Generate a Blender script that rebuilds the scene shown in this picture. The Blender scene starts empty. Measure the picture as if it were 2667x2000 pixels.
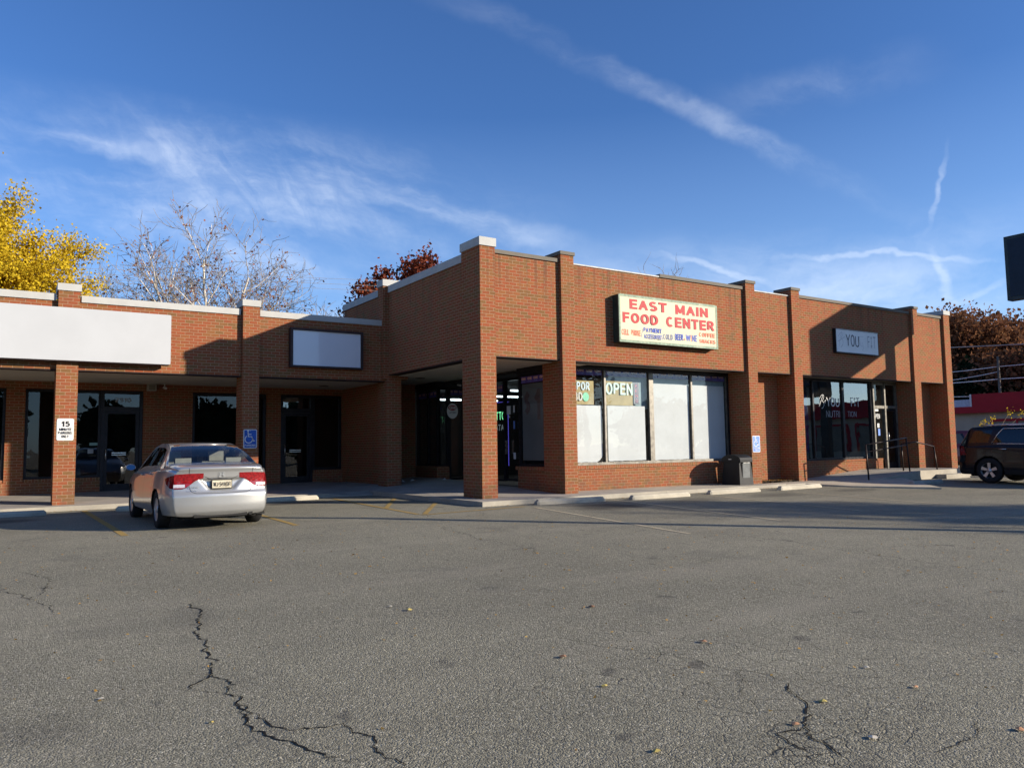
import bpy, math, random
import numpy as np
from mathutils import Vector, Matrix

random.seed(7); rng = np.random.default_rng(7)
R = math.radians
scene = bpy.context.scene
col = scene.collection

# ---------------------------------------------------------------- camera
YAW, PITCH, ROLL = 0.58606, 0.07993, -0.015325
cp, sp, cy, sy = math.cos(PITCH), math.sin(PITCH), math.cos(YAW), math.sin(YAW)
FW = Vector((sy*cp, cy*cp, sp)); RT = Vector((cy, -sy, 0)); UP = RT.cross(FW)
cr, sr = math.cos(ROLL), math.sin(ROLL)
RT2 = cr*RT + sr*UP; UP2 = -sr*RT + cr*UP
cam_d = bpy.data.cameras.new('camera'); cam = bpy.data.objects.new('camera', cam_d); col.objects.link(cam)
cam.matrix_world = Matrix(((RT2.x, UP2.x, -FW.x, 0), (RT2.y, UP2.y, -FW.y, 0), (RT2.z, UP2.z, -FW.z, 1.33), (0, 0, 0, 1)))
cam_d.sensor_fit = 'HORIZONTAL'; cam_d.sensor_width = 36; cam_d.lens = 2013.07/2667*36
cam_d.clip_start = 0.05; cam_d.clip_end = 3000
scene.camera = cam

# ---------------------------------------------------------------- sun + sky
SUN = Vector((0.661, -0.690, 0.295)).normalized()
sun_d = bpy.data.lights.new('sun', 'SUN'); sun_d.energy = 5.0; sun_d.angle = R(0.53); sun_d.color = (1.0, 0.88, 0.72)
sun = bpy.data.objects.new('sun', sun_d); col.objects.link(sun)
sun.rotation_euler = SUN.to_track_quat('Z', 'Y').to_euler()
sun.location = SUN*60
ELEV = math.asin(SUN.z); AZ = math.atan2(SUN.x, SUN.y)

scene.view_settings.view_transform = 'Standard'; scene.view_settings.look = 'None'
scene.view_settings.gamma = 1; scene.view_settings.exposure = 0.72
scene.render.engine = 'CYCLES'
scene.cycles.max_bounces = 7; scene.cycles.transparent_max_bounces = 16
scene.cycles.caustics_reflective = False; scene.cycles.caustics_refractive = False
scene.cycles.use_denoising = True
scene.cycles.sample_clamp_indirect = 6

class NT:
    """small helper to write node trees"""
    def __init__(s, tree): s.t = tree; s.n = tree.nodes; s.l = tree.links
    def new(s, typ, **kw):
        n = s.n.new(typ)
        for k, v in kw.items(): setattr(n, k, v)
        return n
    def put(s, sock, val):
        if hasattr(val, 'links') or isinstance(val, bpy.types.NodeSocket): s.l.new(val, sock)
        else: sock.default_value = val
    def math(s, op, a, b=None, c=None, clamp=False):
        n = s.new('ShaderNodeMath', operation=op, use_clamp=clamp); s.put(n.inputs[0], a)
        if b is not None: s.put(n.inputs[1], b)
        if c is not None: s.put(n.inputs[2], c)
        return n.outputs[0]
    def vmath(s, op, a, b=None):
        n = s.new('ShaderNodeVectorMath', operation=op); s.put(n.inputs[0], a)
        if b is not None: s.put(n.inputs[1], b)
        return n.outputs['Value'] if op in ('DOT_PRODUCT', 'LENGTH') else n.outputs[0]
    def rng(s, v, a, b, c=0.0, d=1.0, smooth=True):
        n = s.new('ShaderNodeMapRange'); n.clamp = True
        if smooth: n.interpolation_type = 'SMOOTHSTEP'
        s.put(n.inputs['Value'], v)
        for k, x in zip(('From Min', 'From Max', 'To Min', 'To Max'), (a, b, c, d)): s.put(n.inputs[k], x)
        return n.outputs[0]
    def noise(s, vec, scale, detail=4, rough=0.55, dist=0.0):
        n = s.new('ShaderNodeTexNoise'); s.put(n.inputs['Vector'], vec)
        n.inputs['Scale'].default_value = scale; n.inputs['Detail'].default_value = detail
        n.inputs['Roughness'].default_value = rough; n.inputs['Distortion'].default_value = dist
        return n.outputs['Fac'], n.outputs['Color']
    def mix(s, fac, a, b, typ='MIX'):
        n = s.new('ShaderNodeMix', data_type='RGBA', blend_type=typ)
        s.put(n.inputs[0], fac)
        for i, x in ((6, a), (7, b)):
            if isinstance(x, (tuple, list)): x = tuple(x)+(1,)*(4-len(x))
            s.put(n.inputs[i], x)
        return n.outputs[2]
    def mapping(s, vec, scale=(1, 1, 1), rot=(0, 0, 0), loc=(0, 0, 0)):
        n = s.new('ShaderNodeMapping'); s.put(n.inputs[0], vec)
        n.inputs['Scale'].default_value = scale; n.inputs['Rotation'].default_value = rot; n.inputs['Location'].default_value = loc
        return n.outputs[0]

world = bpy.data.worlds.new('World'); scene.world = world; world.use_nodes = True
W = NT(world.node_tree); W.n.clear()
sky = W.new('ShaderNodeTexSky', sky_type='NISHITA', sun_disc=False)
sky.sun_elevation = ELEV; sky.sun_rotation = AZ; sky.altitude = 200; sky.air_density = 1.0; sky.dust_density = 0.6; sky.ozone_density = 3.0
tc = W.new('ShaderNodeTexCoord'); D = tc.outputs['Generated']
def pix(u, v):
    d = FW + RT2*((u-1333.5)/2013.07) - UP2*((v-1000)/2013.07)
    return d.normalized()
f1, c1 = W.noise(W.mapping(D, scale=(1, 1, 1)), 5.0, 4, 0.6)
warp = W.vmath('MULTIPLY', W.vmath('SUBTRACT', c1, (0.5, 0.5, 0.5)), (0.035, 0.035, 0.035))
c2_ = W.noise(D, 24.0, 3, 0.6)[1]; Dw = W.vmath('ADD', W.vmath('ADD', D, warp), W.vmath('MULTIPLY', W.vmath('SUBTRACT', c2_, (0.5, 0.5, 0.5)), (0.02, 0.02, 0.02)))
sep = W.new('ShaderNodeSeparateXYZ'); W.l.new(D, sep.inputs[0]); DZ = sep.outputs['Z']
# broad cirrus: streaky noise in a tilted frame
def streak(a, b, sc, seed, det=7, rough=0.62, dist=0.3, stretch=7):
    t = (b-a).normalized(); n = a.cross(b).normalized(); m = n.cross(t)
    comb = W.new('ShaderNodeCombineXYZ')
    W.put(comb.inputs[0], W.vmath('DOT_PRODUCT', Dw, tuple(t/stretch)))
    W.put(comb.inputs[1], W.vmath('DOT_PRODUCT', Dw, tuple(n)))
    W.put(comb.inputs[2], W.math('ADD', W.vmath('DOT_PRODUCT', Dw, tuple(m)), seed))
    return W.noise(comb.outputs[0], sc, det, rough, dist)[0]
s1 = streak(pix(0, 330), pix(1500, 640), 11, 3.1, stretch=4)
s2 = streak(pix(600, 700), pix(2500, 760), 9, 8.7, stretch=6)
wave = streak(pix(300, 400), pix(420, 560), 26, 5.5, det=5, stretch=3, dist=0.6)
def band(a, b, w0, w1):
    n = a.cross(b).normalized()
    d = W.vmath('DOT_PRODUCT', Dw, tuple(n))
    return W.math('SUBTRACT', 1.0, W.rng(W.math('ABSOLUTE', d), w0, w1))
def along(a, b, soft=0.12):
    t = (b-a).normalized(); mid = (a+b)/2
    half = (b-a).length/2
    d = W.math('ABSOLUTE', W.math('SUBTRACT', W.vmath('DOT_PRODUCT', D, tuple(t)), mid.dot(t)))
    return W.rng(d, half+soft*0.3, max(half-soft, 0.001))
def trail(a, b, w, amt, soft=0.12, ns=None):
    m = W.math('MULTIPLY', band(a, b, w*0.15, w), along(a, b, soft))
    m = W.math('MULTIPLY', m, W.rng(ns if ns is not None else s2, 0.32, 0.66, 0.08, 1.0))
    return W.math('MULTIPLY', m, amt)
layers = []; 
big = W.math('MULTIPLY', band(pix(100, 470), pix(1500, 650), 0.03, 0.12), along(pix(-300, 430), pix(1350, 640), 0.35))
layers.append(W.math('MULTIPLY', W.math('MULTIPLY', big, W.rng(s1, 0.36, 0.70)), W.rng(wave, 0.25, 0.7, 0.12, 0.44)))
lowb = W.math('MULTIPLY', W.rng(DZ, 0.28, 0.16), along(pix(500, 700), pix(2900, 700), 0.4))
layers.append(W.math('MULTIPLY', W.math('MULTIPLY', lowb, W.rng(s2, 0.36, 0.70)), 0.60))
layers.append(trail(pix(1150, -20), pix(2420, 590), 0.020, 0.20, 0.25, s1))
layers.append(trail(pix(900, 480), pix(1560, 650), 0.022, 0.32, 0.15, s1))
layers.append(trail(pix(1700, 665), pix(2050, 745), 0.006, 0.40, 0.08))
layers.append(trail(pix(2472, 385), pix(2408, 600), 0.0035, 0.30, 0.05))
layers.append(trail(pix(2425, 650), pix(2490, 800), 0.006, 0.30, 0.05))
layers.append(trail(pix(2000, 664), pix(2640, 682), 0.0045, 0.30, 0.1))
layers.append(trail(pix(2470, 800), pix(2640, 725), 0.006, 0.25, 0.06))
layers.append(trail(pix(1880, 280), pix(2380, 175), 0.035, 0.09, 0.2, s1))
layers.append(trail(pix(40, 340), pix(420, 400), 0.014, 0.2, 0.12, s1))
tot = layers[0]
for x in layers[1:]:
    tot = W.math('SUBTRACT', W.math('ADD', tot, x), W.math('MULTIPLY', tot, x))
tot = W.math('MULTIPLY', tot, W.rng(DZ, 0.0, 0.04))
skc = W.mix(1.0, sky.outputs[0], (0.56, 0.825, 1.22, 1), 'MULTIPLY')
# whitish air towards the horizon
skc = W.mix(W.rng(DZ, 0.40, 0.02, 0.0, 0.30, smooth=False), skc, (5.0, 7.4, 10.8, 1))
skm = W.mix(tot, skc, (8.2, 8.8, 9.6, 1))
bg = W.new('ShaderNodeBackground'); W.l.new(skm, bg.inputs[0]); bg.inputs[1].default_value = 0.088
out = W.new('ShaderNodeOutputWorld'); W.l.new(bg.outputs[0], out.inputs[0])

# ---------------------------------------------------------------- helpers
def link(o, parent=None):
    col.objects.link(o)
    if parent is not None: o.parent = parent
    return o
def tag(o, label=None, cat=None, group=None, kind=None):
    if label: o['label'] = label
    if cat: o['category'] = cat
    if group: o['group'] = group
    if kind: o['kind'] = kind
    return o
def empty(name, loc, label, cat, group=None, rz=0):
    o = bpy.data.objects.new(name, None); o.empty_display_size = 0.2; o.location = loc; o.rotation_euler = (0, 0, rz); col.objects.link(o)
    return tag(o, label, cat, group)
class MB:
    def __init__(s): s.v = []; s.f = []; s.uv = []; s.mi = []; s.smooth = []
    def face(s, pts, uvs=None, mi=0, sm=False):
        b = len(s.v); s.v += [tuple(p) for p in pts]; s.f.append(tuple(range(b, b+len(pts))))
        s.uv.append(uvs if uvs else [(0, 0)]*len(pts)); s.mi.append(mi); s.smooth.append(sm)
    def box(s, x0, x1, y0, y1, z0, z1, mi=0, skip='', uo=(0, 0), swap=False):
        P = lambda a, b, c: (a, b, c)
        def F(tagc, pts, uvf):
            if tagc in skip: return
            uv = [uvf(p) for p in pts]
            uv = [(u+uo[0], v+uo[1]) for u, v in uv]
            if swap: uv = [(v, u) for u, v in uv]
            s.face(pts, uv, mi)
        F('f', [P(x0, y0, z0), P(x1, y0, z0), P(x1, y0, z1), P(x0, y0, z1)], lambda p: (p[0], p[2]))
        F('b', [P(x1, y1, z0), P(x0, y1, z0), P(x0, y1, z1), P(x1, y1, z1)], lambda p: (-p[0], p[2]))
        F('l', [P(x0, y1, z0), P(x0, y0, z0), P(x0, y0, z1), P(x0, y1, z1)], lambda p: (-p[1]+.05, p[2]))
        F('r', [P(x1, y0, z0), P(x1, y1, z0), P(x1, y1, z1), P(x1, y0, z1)], lambda p: (p[1]+.05, p[2]))
        F('t', [P(x0, y0, z1), P(x1, y0, z1), P(x1, y1, z1), P(x0, y1, z1)], lambda p: (p[0], p[1]))
        F('d', [P(x0, y1, z0), P(x1, y1, z0), P(x1, y0, z0), P(x0, y0, z0)], lambda p: (p[0], p[1]))
        return s
    def tube(s, pts, rad, n=8, cap=True, mi=0, sm=True):
        pts = [Vector(p) for p in pts]
        if not hasattr(rad, '__len__'): rad = [rad]*len(pts)
        rings = []; prev = None
        for i, p in enumerate(pts):
            t = (pts[min(i+1, len(pts)-1)]-pts[max(i-1, 0)]).normalized()
            if prev is None:
                a = Vector((0, 0, 1)) if abs(t.z) < 0.9 else Vector((1, 0, 0)); u = t.cross(a).normalized()
            else: u = (prev - t*prev.dot(t)).normalized()
            prev = u; w = t.cross(u); b = len(s.v)
            for k in range(n):
                ang = 2*math.pi*k/n; s.v.append(tuple(p+(u*math.cos(ang)+w*math.sin(ang))*rad[i]))
            rings.append(b)
        for a, b in zip(rings, rings[1:]):
            for k in range(n):
                k2 = (k+1) % n; s.f.append((a+k, a+k2, b+k2, b+k)); s.uv.append([(0, 0)]*4); s.mi.append(mi); s.smooth.append(sm)
        if cap:
            s.f.append(tuple(rings[0]+k for k in range(n))[::-1]); s.uv.append([(0, 0)]*n); s.mi.append(mi); s.smooth.append(False)
            s.f.append(tuple(rings[-1]+k for k in range(n))); s.uv.append([(0, 0)]*n); s.mi.append(mi); s.smooth.append(False)
        return s
    def lathe(s, prof, n=32, axis='x', c=(0, 0, 0), mi=0, sm=True):
        """prof: list of (r, h) round an axis"""
        b = len(s.v)
        for r, h in prof:
            for k in range(n):
                a = 2*math.pi*k/n; ca, sa = r*math.cos(a), r*math.sin(a)
                q = {'x': (h, ca, sa), 'y': (sa, h, ca), 'z': (ca, sa, h)}[axis]
                s.v.append((q[0]+c[0], q[1]+c[1], q[2]+c[2]))
        for i in range(len(prof)-1):
            for k in range(n):
                k2 = (k+1) % n; s.f.append((b+i*n+k, b+i*n+k2, b+(i+1)*n+k2, b+(i+1)*n+k)); s.uv.append([(0, 0)]*4); s.mi.append(mi); s.smooth.append(sm)
        return s
    def build(s, name, mats, parent=None, bevel=0, loc=None):
        me = bpy.data.meshes.new(name); me.from_pydata(s.v, [], s.f)
        if not isinstance(mats, (list, tuple)): mats = [mats]
        for m in mats: me.materials.append(m)
        me.polygons.foreach_set('material_index', s.mi)
        me.polygons.foreach_set('use_smooth', s.smooth)
        uvl = me.uv_layers.new(name='UVMap')
        uvl.data.foreach_set('uv', [c for f in s.uv for p in f for c in p])
        me.update()
        o = bpy.data.objects.new(name, me); link(o, parent)
        if loc: o.location = loc
        if bevel:
            b = o.modifiers.new('bevel', 'BEVEL'); b.width = bevel; b.segments = 2; b.limit_method = 'ANGLE'
        return o
def npmesh(name, V, F, mats, parent=None, smooth=False, mi=None):
    """V (n,3) array, F (m,k) array of equal-sized faces"""
    me = bpy.data.meshes.new(name); V = np.asarray(V, np.float32); F = np.asarray(F, np.int32); k = F.shape[1]
    me.vertices.add(len(V)); me.vertices.foreach_set('co', V.ravel())
    me.loops.add(F.size); me.loops.foreach_set('vertex_index', F.ravel())
    me.polygons.add(len(F)); me.polygons.foreach_set('loop_start', np.arange(0, F.size, k, dtype=np.int32)); me.polygons.foreach_set('loop_total', np.full(len(F), k, np.int32))
    if smooth: me.polygons.foreach_set('use_smooth', np.ones(len(F), bool))
    if mi is not None: me.polygons.foreach_set('material_index', np.asarray(mi, np.int32))
    if not isinstance(mats, (list, tuple)): mats = [mats]
    for m in mats: me.materials.append(m)
    me.update(calc_edges=True); me.validate()
    o = bpy.data.objects.new(name, me); return link(o, parent)
def copy_tree(o, parent=None):
    c = o.copy(); col.objects.link(c); c.parent = parent
    for ch in list(o.children): copy_tree(ch, c)
    return c

# ---------------------------------------------------------------- materials
def mat(name):
    m = bpy.data.materials.new(name); m.use_nodes = True; t = NT(m.node_tree); t.n.clear()
    b = t.new('ShaderNodeBsdfPrincipled'); o = t.new('ShaderNodeOutputMaterial'); t.l.new(b.outputs[0], o.inputs[0])
    t.b = b; t.o = o
    return m, t
def plain(name, c, rough=0.6, metal=0.0, noise=0.12, nscale=6.0, spec=0.18, coat=0.0, bump=0.0, bscale=60, dirt=None):
    m, t = mat(name); g = t.new('ShaderNodeTexCoord').outputs['Object']
    f, _ = t.noise(g, nscale, 5, 0.6)
    c0 = tuple(max(0, x*(1-noise)) for x in c[:3]); c1_ = tuple(min(1, x*(1+noise)) for x in c[:3])
    cc = t.mix(t.rng(f, 0.3, 0.7), c0, c1_)
    if dirt:
        f2, _ = t.noise(t.mapping(g, scale=(1, 1, .35)), 2.2, 6, 0.65); cc = t.mix(t.rng(f2, 0.5, 0.75, 0, dirt[1]), cc, dirt[0])
    t.l.new(cc, t.b.inputs['Base Color'])
    t.put(t.b.inputs['Roughness'], t.rng(f, 0.2, 0.8, max(0, rough-0.07), min(1, rough+0.07)))
    t.b.inputs['Metallic'].default_value = metal; t.b.inputs['Specular IOR Level'].default_value = spec; t.b.inputs['Coat Weight'].default_value = coat
    if bump:
        fb, _ = t.noise(g, bscale, 3, 0.6); bn = t.new('ShaderNodeBump'); bn.inputs['Strength'].default_value = bump; bn.inputs['Distance'].default_value = 0.01
        t.l.new(fb, bn.inputs['Height']); t.l.new(bn.outputs[0], t.b.inputs['Normal'])
    return m
def emit(name, c, s):
    m, t = mat(name); t.b.inputs['Base Color'].default_value = (*c, 1); t.b.inputs['Emission Color'].default_value = (*c, 1); t.b.inputs['Emission Strength'].default_value = s
    return m
def brick(name, swap=False):
    m, t = mat(name); uv = t.new('ShaderNodeUVMap').outputs[0]
    bt = t.new('ShaderNodeTexBrick'); t.l.new(uv, bt.inputs['Vector'])
    bt.offset = 0.5; bt.squash = 1
    bt.inputs['Scale'].default_value = 1; bt.inputs['Brick Width'].default_value = 0.206 if not swap else 0.206; bt.inputs['Row Height'].default_value = 0.0755
    bt.inputs['Mortar Size'].default_value = 0.0052; bt.inputs['Mortar Smooth'].default_value = 0.25; bt.inputs['Bias'].default_value = 0.0
    bt.inputs['Color1'].default_value = (0, 0, 0, 1); bt.inputs['Color2'].default_value = (1, 1, 1, 1); bt.inputs['Mortar'].default_value = (0.5, 0.5, 0.5, 1)
    v = bt.outputs['Color']; sepc = t.new('ShaderNodeSeparateColor'); t.l.new(v, sepc.inputs[0]); k = sepc.outputs[0]
    ramp = t.new('ShaderNodeValToRGB'); t.l.new(k, ramp.inputs[0]); e = ramp.color_ramp.elements
    e[0].position = 0; e[0].color = (0.295, 0.080, 0.034, 1); e[1].position = 1; e[1].color = (0.175, 0.096, 0.038, 1)
    for p, c in ((0.25, (0.265, 0.077, 0.034, 1)), (0.5, (0.235, 0.083, 0.037, 1)), (0.72, (0.275, 0.104, 0.039, 1)), (0.88, (0.19, 0.102, 0.040, 1))):
        q = e.new(p); q.color = c
    g = t.new('ShaderNodeTexCoord').outputs['Object']
    f, _ = t.noise(g, 38, 4, 0.65); f2, _ = t.noise(g, 0.7, 4, 0.6); f3, _ = t.noise(t.mapping(g, scale=(3, 3, .5)), 1.2, 5, 0.65)
    cc = t.mix(t.rng(f, 0.3, 0.7, 0.0, 0.35), ramp.outputs[0], (0.13, 0.047, 0.028))
    cc = t.mix(t.rng(f2, 0.35, 0.7, 0.0, 0.22), cc, (0.26, 0.115, 0.052))
    mort = t.mix(t.rng(f, 0.3, 0.7), (0.29, 0.20, 0.125), (0.39, 0.28, 0.18))
    cc = t.mix(bt.outputs['Fac'], cc, mort)
    cc = t.mix(t.rng(f3, 0.50, 0.76, 0.0, 0.38), cc, (0.13, 0.085, 0.06))
    sz = t.new('ShaderNodeSeparateXYZ'); t.l.new(g, sz.inputs[0]); f4, _ = t.noise(t.mapping(g, scale=(7, 7, .22)), 1.0, 4, 0.6); f5, _ = t.noise(g, 5.0, 5, 0.7)
    streak_ = t.math('MULTIPLY', t.rng(sz.outputs[2], 4.4, 5.8), t.rng(f4, 0.50, 0.68, 0, 0.42)); cc = t.mix(streak_, cc, (0.075, 0.05, 0.036))
    base_ = t.math('MULTIPLY', t.rng(sz.outputs[2], 0.75, 0.15), t.rng(f5, 0.42, 0.62, 0, 0.5)); cc = t.mix(base_, cc, (0.12, 0.085, 0.06))
    salt_ = t.math('MULTIPLY', t.rng(f5, 0.64, 0.72), t.rng(f2, 0.5, 0.62, 0, 0.35)); cc = t.mix(salt_, cc, (0.40, 0.33, 0.25))
    t.l.new(cc, t.b.inputs['Base Color']); t.b.inputs['Roughness'].default_value = 0.95; t.b.inputs['Specular IOR Level'].default_value = 0.12
    h = t.math('ADD', t.math('MULTIPLY', bt.outputs['Fac'], -1.0), t.math('MULTIPLY', f, 0.35))
    bn = t.new('ShaderNodeBump'); bn.inputs['Strength'].default_value = 0.55; bn.inputs['Distance'].default_value = 0.006
    t.l.new(h, bn.inputs['Height']); t.l.new(bn.outputs[0], t.b.inputs['Normal'])
    return m
def glassm(name, tint=(0.55, 0.6, 0.6), refl=1.0, dirty=0.03):
    m = bpy.data.materials.new(name); m.use_nodes = True; t = NT(m.node_tree); t.n.clear()
    o = t.new('ShaderNodeOutputMaterial'); tr = t.new('ShaderNodeBsdfTransparent'); tr.inputs[0].default_value = (*tint, 1)
    gl = t.new('ShaderNodeBsdfGlossy'); gl.inputs['Roughness'].default_value = 0.01
    g = t.new('ShaderNodeTexCoord').outputs['Object']
    lw_ = t.new('ShaderNodeLayerWeight'); lw_.inputs[0].default_value = 0.5; fr5 = t.math('ADD', 0.043, t.math('MULTIPLY', t.math('POWER', lw_.outputs['Facing'], 4.6), 0.95))
    f, _ = t.noise(g, 1.1, 2, 0.5); bn = t.new('ShaderNodeBump'); bn.inputs['Strength'].default_value = 0.06; bn.inputs['Distance'].default_value = 0.05
    t.l.new(f, bn.inputs['Height']); t.l.new(bn.outputs[0], gl.inputs['Normal'])
    k = t.math('MULTIPLY', fr5, 1.7*refl, clamp=True)
    mx = t.new('ShaderNodeMixShader'); t.put(mx.inputs[0], k); t.l.new(tr.outputs[0], mx.inputs[1]); t.l.new(gl.outputs[0], mx.inputs[2])
    df = t.new('ShaderNodeBsdfDiffuse'); df.inputs[0].default_value = (0.45, 0.45, 0.42, 1)
    f2, _ = t.noise(g, 3.0, 6, 0.7); mx2 = t.new('ShaderNodeMixShader'); t.put(mx2.inputs[0], t.rng(f2, 0.3, 0.8, 0.2*dirty, dirty)); t.l.new(mx.outputs[0], mx2.inputs[1]); t.l.new(df.outputs[0], mx2.inputs[2])
    t.l.new(mx2.outputs[0], o.inputs[0])
    return m
def leafm(name, cols, trans=0.35, rough=0.6):
    """foliage: colour varies per leaf clump position"""
    m = bpy.data.materials.new(name); m.use_nodes = True; t = NT(m.node_tree); t.n.clear()
    o = t.new('ShaderNodeOutputMaterial'); g = t.new('ShaderNodeTexCoord').outputs['Object']
    f, _ = t.noise(g, 0.9, 3, 0.6); f2, _ = t.noise(g, 9.0, 2, 0.6)
    k = t.math('ADD', t.math('MULTIPLY', f, 0.55), t.math('MULTIPLY', f2, 0.45))
    rp = t.new('ShaderNodeValToRGB'); t.put(rp.inputs[0], t.rng(k, 0.3, 0.7, smooth=False)); e = rp.color_ramp.elements
    e[0].color = (*cols[0], 1); e[1].color = (*cols[-1], 1)
    for i, c in enumerate(cols[1:-1]): q = e.new((i+1)/(len(cols)-1)); q.color = (*c, 1)
    df = t.new('ShaderNodeBsdfDiffuse'); tl = t.new('ShaderNodeBsdfTranslucent'); t.l.new(rp.outputs[0], df.inputs[0]); t.l.new(rp.outputs[0], tl.inputs[0])
    mx = t.new('ShaderNodeMixShader'); mx.inputs[0].default_value = trans; t.l.new(df.outputs[0], mx.inputs[1]); t.l.new(tl.outputs[0], mx.inputs[2])
    t.l.new(mx.outputs[0], o.inputs[0])
    return m
def concrete(name, c=(0.42, 0.38, 0.31), stain=0.5):
    m, t = mat(name); g = t.new('ShaderNodeTexCoord').outputs['Object']
    f, _ = t.noise(g, 1.3, 6, 0.65); f2, _ = t.noise(g, 55, 3, 0.6); f3, _ = t.noise(g, 6, 5, 0.7)
    cc = t.mix(t.rng(f, 0.35, 0.7), tuple(x*0.82 for x in c), tuple(x*1.12 for x in c))
    cc = t.mix(t.rng(f3, 0.55, 0.8, 0, stain), cc, (0.17, 0.15, 0.125))
    cc = t.mix(t.rng(f2, 0.45, 0.75, 0, 0.25), cc, (0.2, 0.18, 0.15))
    t.l.new(cc, t.b.inputs['Base Color']); t.b.inputs['Roughness'].default_value = 0.92
    bn = t.new('ShaderNodeBump'); bn.inputs['Strength'].default_value = 0.35; bn.inputs['Distance'].default_value = 0.006; t.l.new(f2, bn.inputs['Height']); t.l.new(bn.outputs[0], t.b.inputs['Normal'])
    return m

M = {}
M['brick'] = brick('red_brick'); M['soldier'] = brick('soldier_brick', True)
M['cap'] = plain('light_grey_coping', (0.42, 0.42, 0.40), 0.75, 0.0, 0.06, 3, dirt=((0.3, .29, .27), 0.3))
M['capdark'] = plain('taupe_coping', (0.15, 0.135, 0.112), 0.8, 0, 0.08, 3, dirt=((0.15, .14, .13), 0.4))
M['flash'] = plain('white_roof_flashing', (0.48, 0.48, 0.46), 0.8, 0, 0.2, 5)
M['lintel'] = plain('dark_steel_lintel', (0.035, 0.022, 0.02), 0.6, 0, 0.3, 4)
M['soffit'] = plain('cream_soffit', (0.50, 0.48, 0.42), 0.85, 0, 0.05, 1.2, dirt=((0.3, .27, .22), 0.25))
M['frame'] = plain('bronze_window_frame', (0.022, 0.021, 0.024), 0.4, 0.3, 0.3, 8)
M['frameA'] = plain('worn_mill_aluminium', (0.17, 0.16, 0.14), 0.45, 0.4, 0.25, 9, dirt=((0.08, .075, .07), 0.7))
M['glass'] = glassm('shop_glass', (0.42, 0.46, 0.46), 1.0, 0.03)
M['glassclear'] = glassm('clear_shop_glass', (0.86, 0.9, 0.9), 0.75, 0.03)
M['glassl'] = glassm('dull_shop_glass', (0.35, 0.38, 0.38), 0.85, 0.02)
M['glassr'] = glassm('reflective_shop_glass', (0.35, 0.38, 0.38), 2.6, 0.02)
M['glassd'] = glassm('dark_tinted_glass', (0.14, 0.15, 0.16), 1.0, 0.02)
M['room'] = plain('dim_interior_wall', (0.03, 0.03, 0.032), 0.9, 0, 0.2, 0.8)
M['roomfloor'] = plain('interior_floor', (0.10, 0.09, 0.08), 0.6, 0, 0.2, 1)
M['tube'] = emit('fluorescent_tube', (0.85, 0.95, 1.0), 6.0)
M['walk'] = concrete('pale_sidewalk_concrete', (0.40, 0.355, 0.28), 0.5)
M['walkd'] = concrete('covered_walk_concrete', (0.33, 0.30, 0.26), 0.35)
M['kerb'] = concrete('kerb_concrete', (0.36, 0.33, 0.27), 0.55)
M['stop'] = concrete('painted_wheel_stop', (0.46, 0.42, 0.33), 0.25)
M['apron'] = concrete('worn_ramp_concrete', (0.47, 0.41, 0.31), 0.35)
M['signwhite'] = plain('blank_white_sign_fabric', (0.43, 0.445, 0.46), 0.8, 0, 0.035, 0.9)
M['acrylic'] = plain('blank_white_acrylic', (0.70, 0.71, 0.76), 0.12, 0, 0.02, 0.7, coat=0.6)
M['signframe'] = plain('dark_bronze_sign_frame', (0.05, 0.032, 0.032), 0.5, 0.2, 0.2, 5)
M['emface'] = plain('faded_cream_acrylic', (0.60, 0.565, 0.41), 0.75, 0, 0.05, 1.5, dirt=((0.53, .50, .37), 0.6))
M['emframe'] = plain('flaking_green_frame', (0.19, 0.25, 0.19), 0.6, 0.1, 0.35, 14, dirt=((0.55, .53, .42), 0.6))
M['embox'] = plain('dark_green_sign_can', (0.03, 0.045, 0.037), 0.6, 0, 0.3, 4)
M['red'] = plain('faded_red_lettering', (0.42, 0.045, 0.05), 0.6, 0, 0.10, 8)
M['blue'] = plain('blue_lettering', (0.07, 0.11, 0.42), 0.6, 0, 0.2, 8)
M['bluef'] = plain('faded_blue_lettering', (0.20, 0.22, 0.36), 0.6, 0, 0.4, 20)
M['orange'] = plain('faded_orange_lettering', (0.72, 0.20, 0.12), 0.6, 0, 0.2, 12)
M['white'] = plain('white_paint', (0.66, 0.66, 0.64), 0.5, 0, 0.04, 4)
M['black'] = plain('black_paint', (0.02, 0.02, 0.022), 0.45, 0, 0.2, 6)
M['paper'] = plain('white_window_paper', (0.64, 0.63, 0.64), 0.75, 0, 0.05, 1.6)
M['card'] = plain('brown_backing_card', (0.45, 0.36, 0.20), 0.8, 0, 0.12, 4)
M['hcblue'] = plain('accessible_sign_blue', (0.03, 0.10, 0.40), 0.45, 0, 0.1, 6)
M['hcfade'] = plain('sunfaded_sign_blue', (0.16, 0.28, 0.68), 0.45, 0, 0.15, 12)
M['greyletter'] = plain('faded_grey_lettering', (0.30, 0.31, 0.34), 0.6, 0, 0.2, 10)
M['navyletter'] = plain('dark_navy_lettering', (0.015, 0.02, 0.05), 0.5, 0, 0.2, 10)
M['palesign'] = plain('pale_grey_sign_panel', (0.70, 0.70, 0.69), 0.45, 0, 0.04, 1.5)
M['banner'] = plain('purple_window_banner', (0.10, 0.06, 0.26), 0.5, 0, 0.2, 4)
M['bannertxt'] = plain('banner_lettering', (0.75, 0.45, 0.40), 0.6, 0, 0.2, 8)
M['asphaltd'] = plain('crack_shadow_dark', (0.012, 0.011, 0.010), 0.95, 0, 0.3, 20)
M['yellow'] = plain('worn_yellow_line', (0.42, 0.27, 0.05), 0.85, 0, 0.35, 14)
M['bin'] = plain('dark_grey_plastic', (0.016, 0.018, 0.020), 0.5, 0, 0.15, 5, bump=0.1)
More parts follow.
